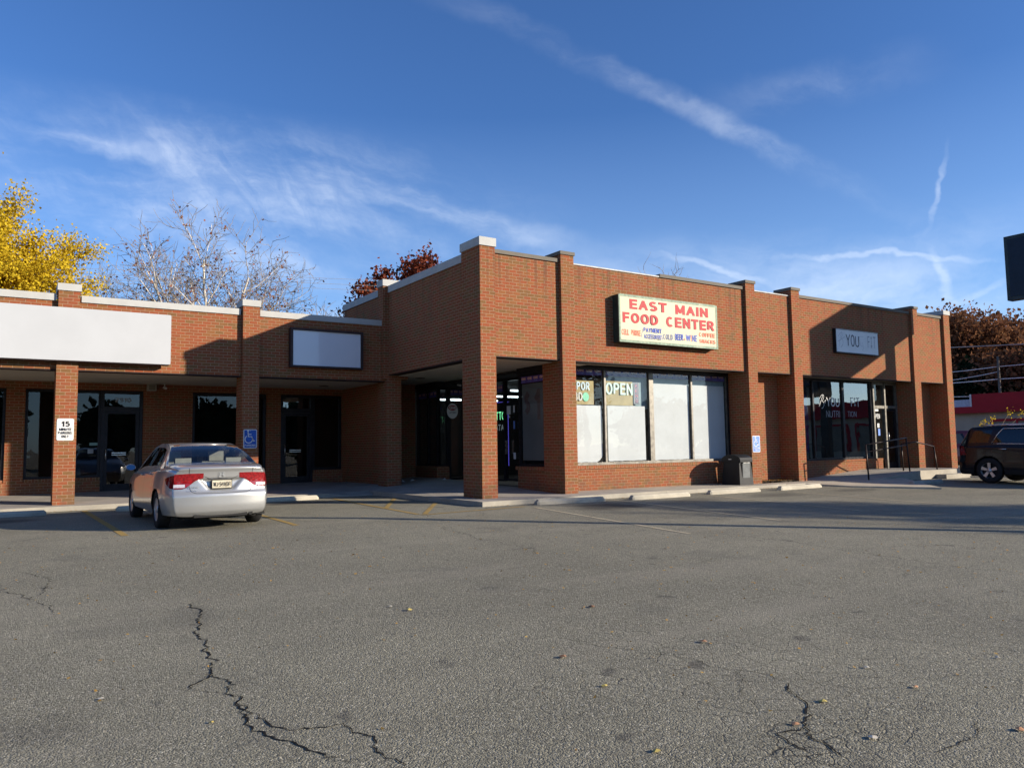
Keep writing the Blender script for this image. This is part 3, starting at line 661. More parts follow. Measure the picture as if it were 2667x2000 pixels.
# ================================================================ right (store) building
SB = empty('store_building', (19.5, 15.0, 0), 'tall red brick shop building with sunlit pillars, sign bays and big papered shop windows', 'shop building')
def part(mb, name, m, parent=SB, **kw): return mb.build(name, m, parent, **kw)
def parts(name, m, boxes, parent=SB, swap=False, **kw):
    for bx in boxes: q = MB(); q.box(*bx, swap=swap); q.build(name, m, parent, **kw)
def pier(x0, x1, zt, y0=15.0, y1=15.85, up=15.43, cap='capdark', ch=0.085, zb=0.0, zm=3.42, parent=SB, label=None):
    b = MB()
    b.box(x0, x1, y0, y1, zb, zm); b.box(x0, x1, y0, up, zm, zt)
    o = part(b, 'pier', M['brick'], parent)
    if label: o['label'] = label
    c = MB(); c.box(x0-.025, x1+.025, y0-.03, up+.03, zt, zt+ch); c.build('cap', M[cap], o, bevel=0.008)
    return o
pier(9.116, 9.528, 5.97, up=15.853, cap='cap', ch=0.2, label='corner pier with tall pale cap')
for x0, x1 in ((11.458, 11.862), (18.316, 18.716), (20.445, 20.847), (27.258, 27.659)): pier(x0, x1, 6.045, up=15.6 if x0 < 27 else 15.75)
pier(29.459, 29.873, 6.0, cap='cap', ch=0.16, up=16.4, label='end pier with pale cap')
# fascia
parts('fascia_wall', M['brick'], [(x0, x1, 15.1, 15.42, 3.425, 5.85) for x0, x1 in ((9.53, 11.456), (11.864, 18.314), (18.718, 20.443), (20.849, 27.256), (27.661, 29.457))])
parts('side_wall', M['brick'], [(9.29, 9.6, 15.86, 20.39, 3.425, 5.85), (9.29, 9.6, 20.78, 23.85, 3.425, 5.85), (9.61, 29.8, 23.55, 23.85, 3.5, 5.85)])
b = MB(); b.box(9.12, 9.9, 20.4, 20.77, 3.3, 6.0)
o = part(b, 'side_pier', M['brick']); c = MB(); c.box(9.10, 9.93, 20.37, 20.80, 6.0, 6.19); c.build('cap', M['cap'], o, bevel=0.008)
# copings
parts('front_coping', M['capdark'], [(x0, x1, 15.06, 15.46, 5.852, 5.945) for x0, x1 in ((9.56, 11.43), (20.87, 27.23), (27.69, 29.43), (14.9, 18.29))], bevel=0.006)
parts('bare_parapet_flashing', M['flash'], [(11.89, 14.88, 15.075, 15.4, 5.852, 5.885), (18.74, 20.42, 15.075, 15.4, 5.852, 5.885)])
parts('side_coping', M['cap'], [(9.255, 9.64, 15.88, 20.365, 5.80, 6.0), (9.255, 9.64, 20.805, 23.9, 5.80, 6.0)], bevel=0.006)
# lintels, soffit, roof, body
parts('lintel', M['lintel'], [(x0, x1, 15.095, 15.43, 3.405, 3.422) for x0, x1 in ((9.53, 11.456), (11.864, 18.314), (18.718, 20.443), (20.849, 27.256), (27.661, 29.457))]+[(9.285, 9.605, 15.86, 20.39, 3.405, 3.422)])
b = MB(); b.box(9.606, 12.6, 15.435, 23.1, 3.385, 3.405); b.box(12.6, 29.4, 15.435, 15.95, 3.43, 3.45)
part(b, 'soffit', M['soffit'])
b = MB(); b.box(9.62, 29.86, 15.44, 23.5, 5.3, 5.36)
part(b, 'flat_roof', M['roofgrey'])
b = MB(); b.box(29.6, 29.85, 16.41, 40, 0, 5.6); b.box(12.5, 29.6, 39.7, 40, 0, 4.7)
part(b, 'end_wall', M['brick'])
# low walls under windows + recess walls
parts('brick_base_wall', M['brick'], [(11.864, 18.314, 15.72, 15.98, 0, 0.70), (20.849, 26.12, 15.68, 15.95, 0, 0.63), (11.5, 11.75, 15.855, 17.1, 0.1, 0.70)])
parts('recess_wall', M['brick'], [(18.718, 20.443, 15.66, 15.95, 0, 3.43), (27.661, 29.457, 15.66, 15.95, 0, 3.43)])
parts('brick_sill', M['soldier'], [(11.866, 18.312, 15.69, 15.99, 0.702, 0.795), (20.851, 26.10, 15.65, 15.96, 0.632, 0.70), (11.45, 11.78, 15.857, 17.14, 0.702, 0.79)], swap=True)
# portico walls
b = MB(); b.box(9.6, 11.42, 23.0, 23.25, 0.1, 3.385); b.box(11.42, 11.67, 21.5, 23.0, 0.1, 0.72); b.box(11.67, 11.86, 21.5, 21.75, 0.1, 0.72)
part(b, 'portico_wall', M['brick'])

def window(parent, x0, x1, z0, z1, y, mull=(), th=0.06, fr='frame', gl='glass', bars=(), name='window', dep=0.09, mw=None, label=None):
    """framed shop window facing -Y"""
    b = MB(); b.box(x0, x1, y, y+dep, z0, z0+th); b.box(x0, x1, y, y+dep, z1-th, z1)
    b.box(x0, x0+th, y, y+dep, z0+th, z1-th); b.box(x1-th, x1, y, y+dep, z0+th, z1-th)
    for i, mx_ in enumerate(mull):
        w = (mw[i] if mw else th)/2; b.box(mx_-w, mx_+w, y+.004, y+dep, z0+th, z1-th)
    for (a, c, z) in bars: b.box(a, c, y+.006, y+dep, z-th/2, z+th/2)
    o = b.build(name, M[fr], parent)
    if label: o['label'] = label
    g = MB(); g.face([(x0+th, y+dep*.6, z0+th), (x1-th, y+dep*.6, z0+th), (x1-th, y+dep*.6, z1-th), (x0+th, y+dep*.6, z1-th)]); g.build('pane', M[gl], o)
    return o
def door(parent, x0, x1, z0, z1, y, fr='frame', gl='glass', name='door', handle='l', hz=1.3):
    b = MB(); th = 0.09; b.box(x0, x0+th, y, y+.05, z0, z1); b.box(x1-th, x1, y, y+.05, z0, z1); b.box(x0+th, x1-th, y, y+.05, z1-th, z1); b.box(x0+th, x1-th, y, y+.05, z0, z0+.2)
    o = b.build(name, M[fr], parent)
    g = MB(); g.face([(x0+th, y+.03, z0+.2), (x1-th, y+.03, z0+.2), (x1-th, y+.03, z1-th), (x0+th, y+.03, z1-th)]); g.build('pane', M[gl], o)
    hx = x0+.05 if handle == 'l' else x1-.05
    if y > 20:
        for dz_ in (0, .055): q = MB(); q.box(x0+.20, x0+.56, y-.05, y-.035, 1.24+dz_, 1.265+dz_); q.build('push_bar', M['steel'], o)
    h = MB(); h.tube([(hx, y, hz-.15), (hx, y-.06, hz-.15), (hx, y-.06, hz+.15), (hx, y, hz+.15)], 0.014, 8); h.build('handle', M['steel'], o)
    return o
EW = window(SB, 11.866, 18.312, 0.797, 3.40, 15.79, (13.47, 15.15, 16.75), 0.07, 'frameA', 'glassclear', mw=(.06, .16, .06), label='worn aluminium framed front window of four panes')
# the head frame is dark
b = MB(); b.box(11.87, 18.31, 15.775, 15.789, 3.30, 3.404); b.box(18.23, 18.31, 15.775, 15.789, .8, 3.30); b.build('head_flashing', M['frame'], EW)
BW = window(SB, 20.851, 25.70, 0.702, 3.40, 15.73, (22.37, 24.03), 0.07, 'frame', 'glassr', mw=(.07, .11), label='dark framed window with painted shop lettering')
b = MB(); b.box(25.72, 25.80, 15.68, 15.80, 0.64, 3.40); b.box(26.42, 26.50, 15.68, 15.80, 0.335, 3.40); b.box(25.80, 27.2, 15.69, 15.79, 2.46, 2.56); b.box(27.17, 27.25, 15.70, 15.79, .335, 3.40); b.box(25.8, 27.2, 15.70, 15.79, 3.3, 3.40)
o = b.build('door_frame', M['frameA'], SB)
g = MB()
for a, c, d, e in ((25.80, 26.42, 0.64, 2.46), (25.80, 26.42, 2.56, 3.3), (26.50, 27.17, 2.56, 3.3)): g.face([(a, 15.75, d), (c, 15.75, d), (c, 15.75, e), (a, 15.75, e)])
g.build('pane', M['glass'], o)
door(SB, 26.505, 27.165, 0.34, 2.455, 15.72, 'frame', 'glass', handle='l', hz=1.45)
b = MB(); b.box(25.80, 26.10, 15.66, 15.9, 0.30, 0.64); part(b, 'door_side_base', M['brick'])

def xwindow(parent, y0, y1, z0, z1, x, mull=(), th=0.06, fr='frame', gl='glass', name='window', bars=(), label=None):
    """framed window facing -X"""
    b = MB(); b.box(x, x+.09, y0, y1, z0, z0+th); b.box(x, x+.09, y0, y1, z1-th, z1); b.box(x, x+.09, y0, y0+th, z0+th, z1-th); b.box(x, x+.09, y1-th, y1, z0+th, z1-th)
    for m_ in mull: b.box(x+.004, x+.09, m_-.04, m_+.04, z0+th, z1-th)
    for z in bars: b.box(x+.006, x+.09, y0+th, y1-th, z-.05, z+.05)
    o = b.build(name, M[fr], parent)
    if label: o['label'] = label
    g = MB(); g.face([(x+.05, y1-th, z0+th), (x+.05, y0+th, z0+th), (x+.05, y0+th, z1-th), (x+.05, y1-th, z1-th)]); g.build('pane', M[gl], o)
    return o
xwindow(SB, 15.86, 17.08, 0.792, 3.22, 11.53, label='side window with a big dollar poster')
b = MB(); b.box(11.5, 11.7, 15.86, 17.1, 3.22, 3.385); b.box(11.7, 12.45, 17.0, 17.1, 0.2, 3.385); part(b, 'dark_panel', M['frame'])
XW = xwindow(SB, 19.2, 21.5, 0.30, 3.30, 12.45, (20.3,), label='dark entrance window with banner strip')
XD = xwindow(SB, 17.1, 19.2, 0.32, 3.30, 12.45, (18.2,), bars=(2.55,), name='entrance_door', label='dark glass entrance door covered in notices')
b = MB(); b.box(12.35, 12.42, 19.0, 19.03, 1.1, 1.5); b.build('handle', M['steel'], XD)
xwindow(SB, 21.52, 22.95, 0.74, 3.2, 11.45, (22.2,), gl='glassd')
window(SB, 11.50, 11.86, 0.74, 3.2, 21.52, name='window')
window(SB, 11.87, 12.44, 0.30, 3.2, 21.52, name='window')
b = MB(); b.box(11.42, 12.45, 21.52, 21.7, 3.2, 3.385); b.box(11.44, 11.6, 21.7, 23.0, 3.2, 3.385); part(b, 'dark_panel', M['frame'])
# interior shell, with fluorescent tubes
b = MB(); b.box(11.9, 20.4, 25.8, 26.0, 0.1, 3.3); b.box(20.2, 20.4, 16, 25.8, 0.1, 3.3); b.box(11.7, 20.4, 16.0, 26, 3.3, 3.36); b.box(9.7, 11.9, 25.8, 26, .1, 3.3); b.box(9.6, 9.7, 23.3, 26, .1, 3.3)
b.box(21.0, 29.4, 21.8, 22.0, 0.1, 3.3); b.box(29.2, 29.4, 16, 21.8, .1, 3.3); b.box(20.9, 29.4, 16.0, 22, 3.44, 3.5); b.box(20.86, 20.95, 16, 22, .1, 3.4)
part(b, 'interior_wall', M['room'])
b = MB(); b.box(13.5, 18.3, 15.96, 15.975, 2.3, 3.3); part(b, 'added_backing', plain('sky_tone_backing', (0.27, 0.36, 0.40)))  # added board, its pale blue stands in for the sky tone in the panes
b = MB(); b.box(11.9, 18.3, 16.2, 16.25, 0.2, 3.3); part(b, 'added_backing', M['room'])  # added dark board, keeps the lit ceiling tubes out of the front window
b = MB(); b.box(11.77, 20.4, 16.0, 26, 0.1, 0.2); b.box(20.9, 29.4, 16.0, 22, 0.1, 0.3)
part(b, 'interior_floor', M['roomfloor'])
for (x0, x1, y, z) in ((12.9, 15.4, 19.5, 3.0), (12.9, 15.4, 22.0, 3.0), (16, 18.4, 19.5, 3.0), (12.9, 15.4, 24.2, 3.0), (15.9, 18.4, 22.4, 3.0)):
    b = MB(); b.box(x0, x1, y-.03, y+.03, z-.02, z+.03); part(b, 'ceiling_tube', M['tube'])
b = MB(); b.box(22.6, 23.9, 17.5, 17.56, 3.28, 3.33); part(b, 'ceiling_tube', M['tube'])
finish(SB)

# ================================================================ left (wing) building
LB = empty('wing_building', (0, 20.5, 0), 'low brick wing with pale coping, covered walk and dark shop windows', 'shop building')
for x0, x1 in ((-3.1, -2.66), (1.046, 1.485), (5.196, 5.62)):
    pier(x0, x1, 5.07, 20.4, 21.0, 20.95, 'cap', 0.165, 0.08, 3.247, LB)
b = MB(); b.box(9.232, 9.683, 20.4, 21.01, 0.15, 3.30); part(b, 'corner_pier', M['brick'], LB)
parts('fascia_wall', M['brick'], [(x0, x1, 20.525, 20.85, 3.25, 4.85) for x0, x1 in ((-14, -3.102), (-2.658, 1.044), (1.487, 5.194), (5.622, 9.288))], LB)
parts('front_coping', M['cap'], [(x0, x1, 20.49, 20.95, 4.84, 5.0) for x0, x1 in ((-14, -3.14), (-2.62, 1.01), (1.52, 5.16), (5.655, 9.28))], LB, bevel=0.006)
parts('lintel', M['lintel'], [(x0, x1, 20.52, 20.86, 3.225, 3.246) for x0, x1 in ((-14, -3.102), (-2.658, 1.044), (1.487, 5.194), (5.622, 9.23))], LB)
b = MB(); b.box(-14, 9.4, 20.865, 24.35, 3.265, 3.285); part(b, 'soffit', M['soffit'], LB)
b = MB(); b.box(-14, 9.25, 20.9, 42, 4.55, 4.6); b.box(9.25, 29.8, 23.9, 42, 4.55, 4.6); part(b, 'flat_roof', M['roofgrey'], LB)
b = MB()
yw, yb = 24.3, 24.55
b.box(-14, 9.5, yw, yb, 3.06, 3.265)
for x0, x1 in ((-14, -1.6), (0.13, 0.56), (3.43, 4.76), (6.93, 7.38)): b.box(x0, x1, yw, yb, 0.1, 3.06)
for x0, x1, zt in ((-1.6, .13, .56), (0.56, 2.37, .56), (4.76, 6.93, .58), (8.42, 9.5, .58)): b.box(x0, x1, yw, yb, 0.1, zt)
b.box(9.4, 9.6, 21.0, 24.55, 0.1, 3.265)
part(b, 'shop_wall', M['brick'], LB)
parts('brick_sill', M['soldier'], [(x0, x1, yw-.03, yb+.01, zt+.002, zt+.078) for x0, x1, zt in ((-1.58, .11, .56), (0.58, 2.36, .56), (4.78, 6.91, .58), (8.43, 9.39, .58))], LB, swap=True)
window(LB, -1.58, .12, .64, 3.05, yw+.06, gl='glassl')
window(LB, .57, 2.36, .64, 3.05, yw+.06, gl='glassl')
b = MB(); b.box(2.36, 2.44, yw+.02, yw+.12, .22, 3.05); b.box(3.34, 3.42, yw+.02, yw+.12, .22, 3.05); b.box(2.44, 3.34, yw+.02, yw+.12, 2.97, 3.05); b.box(2.44, 3.34, yw+.02, yw+.12, 2.5, 2.6)
o = b.build('door_frame', M['frame'], LB); g = MB(); g.face([(2.44, yw+.08, 2.6), (3.34, yw+.08, 2.6), (3.34, yw+.08, 2.97), (2.44, yw+.08, 2.97)]); g.build('pane', M['glassd'], o)
text('2910', plain('grey_door_number', (.30, .30, .30)), o, 2.70, 3.12, 2.74, 2.86, yw+.075, 'house_number', bold=0.02)
door(LB, 2.445, 3.335, 0.24, 2.495, yw+.05, gl='glassd', handle='l', hz=1.25)
window(LB, 4.76, 6.93, .66, 3.05, yw+.06, gl='glassl', th=.08)
b = MB(); b.box(7.38, 7.46, yw+.02, yw+.12, .26, 3.05); b.box(8.34, 8.42, yw+.02, yw+.12, .26, 3.05); b.box(7.46, 8.34, yw+.02, yw+.12, 2.97, 3.05); b.box(7.46, 8.34, yw+.02, yw+.12, 2.48, 2.62)
o = b.build('door_frame', M['frame'], LB); g = MB(); g.face([(7.46, yw+.08, 2.62), (8.34, yw+.08, 2.62), (8.34, yw+.08, 2.97), (7.46, yw+.08, 2.97)]); g.build('pane', M['glassr'], o)
door(LB, 7.465, 8.335, 0.27, 2.475, yw+.05, gl='glassl', handle='l', hz=1.3)
window(LB, 8.42, 9.39, .66, 3.05, yw+.06, gl='glassd', th=.08)
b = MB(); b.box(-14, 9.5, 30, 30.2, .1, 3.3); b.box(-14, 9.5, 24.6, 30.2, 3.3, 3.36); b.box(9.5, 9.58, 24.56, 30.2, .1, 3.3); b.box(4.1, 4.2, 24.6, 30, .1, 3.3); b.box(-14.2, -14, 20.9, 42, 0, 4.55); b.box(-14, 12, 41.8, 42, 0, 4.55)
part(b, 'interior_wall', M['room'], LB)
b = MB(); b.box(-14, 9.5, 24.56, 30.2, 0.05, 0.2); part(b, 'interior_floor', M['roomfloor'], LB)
finish(LB)

# ================================================================ signs
def stroke(mb, pts, w, y, closed=False):
    """flat ribbon on a wall facing -Y; pts are (x, z)"""
    P = [Vector((p[0], p[1])) for p in pts]; n = len(P); L = []; Rr = []
    for i in range(n):
        a = P[(i-1) % n] if (closed or i > 0) else P[i]; b = P[(i+1) % n] if (closed or i < n-1) else P[i]
        t_ = (b-a).normalized(); nn = Vector((-t_.y, t_.x))*w/2
        L.append(P[i]+nn); Rr.append(P[i]-nn)
    for i in range(n if closed else n-1):
        j = (i+1) % n
        mb.face([(Rr[i].x, y, Rr[i].y), (Rr[j].x, y, Rr[j].y), (L[j].x, y, L[j].y), (L[i].x, y, L[i].y)])
def disc(mb, cx, cz, rx, y, rz=None, n=28):
    rz = rz or rx
    mb.face([(cx+rx*math.cos(2*math.pi*k/n), y, cz+rz*math.sin(2*math.pi*k/n)) for k in range(n)])
def rrect(mb, x0, x1, z0, z1, r, y, dep=0.0, n=5):
    pts = []
    for cx, cz, a0 in ((x1-r, z0+r, -90), (x1-r, z1-r, 0), (x0+r, z1-r, 90), (x0+r, z0+r, 180)):
        for k in range(n+1): a = R(a0+90*k/n); pts.append((cx+r*math.cos(a), cz+r*math.sin(a)))
    mb.face([(p[0], y, p[1]) for p in pts])
    if dep:
        for i in range(len(pts)):
            a, b = pts[i], pts[(i+1) % len(pts)]; mb.face([(a[0], y, a[1]), (a[0], y+dep, a[1]), (b[0], y+dep, b[1]), (b[0], y, b[1])])
def arc(cx, cz, r, a0, a1, n=24, rz=None):
    rz = rz or r
    return [(cx+r*math.cos(R(a0+(a1-a0)*k/n)), cz+rz*math.sin(R(a0+(a1-a0)*k/n))) for k in range(n+1)]
def bez(p0, p1, p2, p3, n=12):
    return [((1-t)**3*p0[0]+3*(1-t)**2*t*p1[0]+3*(1-t)*t*t*p2[0]+t**3*p3[0], (1-t)**3*p0[1]+3*(1-t)**2*t*p1[1]+3*(1-t)*t*t*p2[1]+t**3*p3[1]) for t in [k/n for k in range(n+1)]]

# long blank sign on the wing
s = empty('fascia_sign', (0.3, 20.4, 3.4), 'long blank white sign box across the fascia of the low wing', 'shop sign')
b = MB(); b.box(-3.0, 3.40, 20.235, 20.395, 3.41, 4.635); b.build('cabinet', M['signframe'], s, bevel=0.01)
b = MB(); rrect(b, -3.04, 3.43, 3.43, 4.645, 0.03, 20.20, 0.032); b.build('blank_face', M['signwhite'], s)
finish(s)
# small blank lightbox
s = empty('fascia_sign', (7.4, 20.5, 3.5), 'small blank pale lightbox sign in shade beside the tall building', 'shop sign')
b = MB(); x0, x1, z0, z1 = 6.43, 8.50, 3.53, 4.59
b.box(x0, x0+.07, 20.36, 20.52, z0, z1); b.box(x1-.07, x1, 20.36, 20.52, z0, z1); b.box(x0+.07, x1-.07, 20.36, 20.52, z0, z0+.05); b.box(x0+.07, x1-.07, 20.36, 20.52, z1-.06, z1)
b.build('frame', M['signframe'], s)
b = MB(); b.face([(x0+.07, 20.39, z0+.05), (7.40, 20.39, z0+.05), (7.44, 20.39, z1-.06), (x0+.07, 20.39, z1-.06)]); b.build('face_panel', M['acrylic'], s)
b = MB(); b.face([(7.36, 20.394, z0+.05), (x1-.07, 20.398, z0+.05), (x1-.07, 20.398, z1-.06), (7.40, 20.394, z1-.06)]); b.build('face_panel', M['acrylic'], s)
finish(s)
# food center sign
s = empty('shop_sign', (15.0, 15.1, 4.0), 'cream sign reading EAST MAIN FOOD CENTER in red with flaking green frame', 'shop sign')
X0, X1, Z0, Z1, YF = 13.20, 16.86, 3.955, 5.195, 14.85
b = MB(); b.box(X0, X1, YF+.03, 15.095, Z0, Z1); b.build('cabinet', M['embox'], s)
b = MB(); th = .05; b.box(X0-.01, X0+th-.01, YF-.005, YF+.028, Z0, Z1); b.box(X1-th, X1+.01, YF-.005, YF+.028, Z0, Z1); b.box(X0+th-.01, X1-th, YF-.005, YF+.028, Z0, Z0+.065); b.box(X0+th-.01, X1-th, YF-.005, YF+.028, Z1-.05, Z1+.01)
b.build('frame', M['emframe'], s)
b = MB(); b.face([(X0+th-.01, YF, Z0+.065), (X1-th, YF, Z0+.065), (X1-th, YF, Z1-.05), (X0+th-.01, YF, Z1-.05)]); fc_ = b.build('sign_face', M['emface'], s)
for body, m_, bx, bold in (('EAST', 'red', (13.56, 14.90, 4.835, 5.095), .062), ('MAIN', 'red', (15.22, 16.50, 4.83, 5.09), .062), ('FOOD', 'red', (13.31, 14.56, 4.465, 4.735), .062), ('CENTER', 'red', (14.86, 16.72, 4.46, 4.74), .062),
    ('CELL', 'orange', (13.27, 13.52, 4.14, 4.29), .04), ('PHONE', 'orange', (13.59, 13.92, 4.14, 4.29), .04), ('PAYMENT', 'blue', (14.03, 14.68, 4.26, 4.38), .05), ('ACCESSORIES', 'blue', (14.04, 14.68, 4.09, 4.21), .04),
    ('COLD', 'bluef', (14.74, 15.09, 4.11, 4.255), .03), ('BEER', 'blue', (15.17, 15.48, 4.115, 4.29), .05), ('&', 'orange', (15.50, 15.57, 4.125, 4.18), .0), ('W', 'blue', (15.59, 15.77, 4.12, 4.295), .03), ('!', 'orange', (15.785, 15.815, 4.12, 4.295), .01), ('NE', 'blue', (15.835, 16.03, 4.12, 4.295), .03),
    ('COFFEE', 'orange', (16.11, 16.75, 4.275, 4.39), .05), ('SNACKS', 'orange', (16.11, 16.76, 4.10, 4.205), .05)):
    text(body, M[m_], fc_, *bx, YF, 'lettering', bold=bold)
b = MB(); stroke(b, [(13.945, 4.11), (14.005, 4.34)], .012, YF-.004); b.build('lettering', M['bluef'], fc_)
finish(s)
# BeYou fit sign
s = empty('shop_sign', (23.8, 15.1, 4.2), 'pale grey sign with script Be and thin YOU FIT lettering, in shadow', 'shop sign')
b = MB(); b.box(22.64, 25.06, 14.99, 15.095, 4.20, 5.00); b.build('frame', M['frame'], s)
b = MB(); b.face([(22.67, 14.985, 4.235), (25.03, 14.985, 4.235), (25.03, 14.985, 4.955), (22.67, 14.985, 4.955)]); fc_ = b.build('sign_face', M['palesign'], s)
b = MB(); b.box(22.66, 25.04, 14.975, 14.984, 4.955, 4.99); b.build('torn_edge_strip', M['flash'], s)
y_ = 14.98
b = MB()
stroke(b, bez((22.80, 4.40), (22.84, 4.6), (22.92, 4.8), (22.98, 4.90)), .010, y_); stroke(b, bez((22.78, 4.74), (22.95, 4.98), (23.12, 4.90), (22.92, 4.68)), .010, y_)
stroke(b, bez((22.92, 4.68), (23.10, 4.66), (23.02, 4.40), (22.88, 4.40)), .012, y_); stroke(b, bez((22.74, 4.58), (22.85, 4.60), (23.05, 4.72), (23.15, 4.74)), .010, y_)
stroke(b, bez((23.95, 4.80), (24.02, 4.5), (24.05, 4.42), (24.12, 4.5)), .008, y_); stroke(b, [(23.86, 4.80), (24.20, 4.82)], .008, y_); stroke(b, bez((24.1, 4.62), (24.2, 4.5), (24.15, 4.3), (24.08, 4.36)), .008, y_)
b.build('lettering', M['greyletter'], fc_)
for body, bx in (('Y', (23.19, 23.42, 4.46, 4.84)), ('O', (23.46, 23.66, 4.44, 4.84)), ('U', (23.71, 23.92, 4.44, 4.82))): text(body, M['navyletter'], fc_, *bx, y_+.003, 'lettering', bold=-0.012)
for body, bx in (('F', (24.42, 24.54, 4.46, 4.85)), ('T', (24.74, 24.89, 4.46, 4.85))): text(body, M['greyletter'], fc_, *bx, y_+.003, 'lettering', bold=-0.012)
def dumbbell(mb, cx, z0, z1, y, k=1.0):
    stroke(mb, [(cx, z0), (cx, z1)], .018*k, y)
    for z in (z0+.06*k, z1-.06*k): stroke(mb, [(cx-.045*k, z), (cx+.045*k, z)], .028*k, y)
    for z in (z0+.015*k, z1-.015*k): stroke(mb, [(cx-.028*k, z), (cx+.028*k, z)], .02*k, y)
b = MB(); dumbbell(b, 24.64, 4.46, 4.85, y_); b.build('emblem', M['greyletter'], fc_)
finish(s)
# BeYou window lettering: painted on the pane, part of nothing that moves separately -> decal things
s = empty('window_lettering', (24, 15.76, 2.1), 'thin white lettering BeYOU FIT NUTRITION on the dark shop window', 'window lettering')
b = MB(); y_ = 15.775
stroke(b, bez((22.74, 2.48), (22.80, 2.62), (22.92, 2.8), (22.98, 2.88)), .016, y_); stroke(b, bez((22.76, 2.74), (22.95, 3.0), (23.12, 2.86), (22.90, 2.66)), .014, y_)
stroke(b, bez((22.90, 2.66), (23.08, 2.64), (22.98, 2.42), (22.86, 2.42)), .014, y_); stroke(b, bez((22.98, 2.60), (23.08, 2.70), (23.14, 2.78), (23.06, 2.60)), .012, y_)
b.build('script_lettering', M['white'], s)
for body, bx in (('Y', (23.13, 23.36, 2.50, 2.80)), ('O', (23.38, 23.60, 2.49, 2.80)), ('U', (23.64, 23.85, 2.49, 2.79)), ('F', (24.53, 24.65, 2.51, 2.82)), ('T', (24.86, 25.02, 2.51, 2.82))): text(body, M['white'], s, *bx, y_, bold=-0.008)
text('NUTRI', M['greyletter'], s, 23.10, 23.84, 2.13, 2.35, y_, bold=-0.02); text('TION', M['greyletter'], s, 24.30, 24.80, 2.15, 2.34, y_, bold=-0.02)
b = MB(); dumbbell(b, 24.755, 2.52, 2.82, y_, 0.9); b.build('emblem', M['white'], s)
finish(s)
s = empty('door_notice', (26.0, 15.7, 2.1), 'small white OPEN sign beside the right-hand shop door', 'notice')
text('OPEN', M['white'], s, 25.82, 26.16, 2.10, 2.27, 15.745, bold=.02); b = MB(); b.face([(25.83, 15.742, 2.36), (26.1, 15.742, 2.36), (26.1, 15.742, 2.46), (25.83, 15.742, 2.46)]); b.face([(26.0, 15.742, 1.78), (26.12, 15.742, 1.78), (26.12, 15.742, 1.93), (26.0, 15.742, 1.93)]); b.build('sticker', M['white'], s)
b = MB(); b.face([(26.03, 15.742, 1.5), (26.15, 15.742, 1.5), (26.15, 15.742, 1.74), (26.03, 15.742, 1.74)]); b.build('sticker', M['hcfade'], s); finish(s)

# parking signs
def plate(name, x0, x1, z0, z1, y, m_, label, cat, rim=None):
    s = empty(name, ((x0+x1)/2, y, z0), label, cat)
    b = MB(); rrect(b, x0, x1, z0, z1, .035, y-.012, .01); b.build('plate', M['white'], s)
    b = MB(); rrect(b, x0+.012, x1-.012, z0+.012, z1-.012, .028, y-.0135); b.build('border', M[rim or m_], s)
    b = MB(); rrect(b, x0+.018, x1-.018, z0+.018, z1-.018, .024, y-.015); b.build('field', M[m_], s)
    b = MB()
    for z in (z0+.035, z1-.035): disc(b, (x0+x1)/2, z, .007, y-.018)
    b.build('bolt', M['steel'], s)
    return s
s = plate('parking_sign', 1.09, 1.43, 1.61, 2.11, 20.4, 'white', 'white sign reading 15 MINUTE PARKING ONLY on left brick pillar', 'parking sign', 'white')
for body, bx, bd in (('15', (1.185, 1.35, 1.925, 2.05), .05), ('MINUTE', (1.14, 1.385, 1.835, 1.895), .03), ('PARKING', (1.12, 1.40, 1.755, 1.815), .03), ('ONLY', (1.185, 1.335, 1.675, 1.735), .03)): text(body, M['black'], s, *bx, 20.383, bold=bd)
finish(s)
def hc(mb, cx, cz, k, y):
    """wheelchair symbol about k high"""
    disc(mb, cx-.10*k, cz+.43*k, .065*k, y)
    stroke(mb, [(cx-.10*k, cz+.34*k), (cx-.07*k, cz+.02*k), (cx+.16*k, cz+.02*k), (cx+.28*k, cz-.30*k), (cx+.38*k, cz-.26*k)], .075*k, y)
    stroke(mb, [(cx-.09*k, cz+.19*k), (cx+.14*k, cz+.19*k)], .06*k, y)
    stroke(mb, arc(cx-.05*k, cz-.17*k, .26*k, 120, 385), .06*k, y)
s = plate('parking_sign', 5.235, 5.575, 1.375, 1.86, 20.4, 'hcblue', 'blue wheelchair PARKING sign on shaded pillar beside the silver sedan', 'parking sign', 'white')
b = MB(); hc(b, 5.385, 1.665, .36, 20.382); b.build('wheelchair_symbol', M['white'], s); text('PARKING', M['white'], s, 5.265, 5.545, 1.425, 1.475, 20.384, bold=.03); finish(s)
s = plate('parking_sign', 18.345, 18.675, 1.035, 1.52, 15.0, 'hcfade', 'sun faded blue wheelchair parking sign with white rim on sunlit pier', 'parking sign', 'white')
b = MB(); hc(b, 18.495, 1.34, .31, 14.982); b.build('wheelchair_symbol', M['white'], s); text('PARKING', M['white'], s, 18.385, 18.635, 1.14, 1.175, 14.983, bold=.03); text('ONLY', M['white'], s, 18.43, 18.59, 1.085, 1.12, 14.983, bold=.03); finish(s)

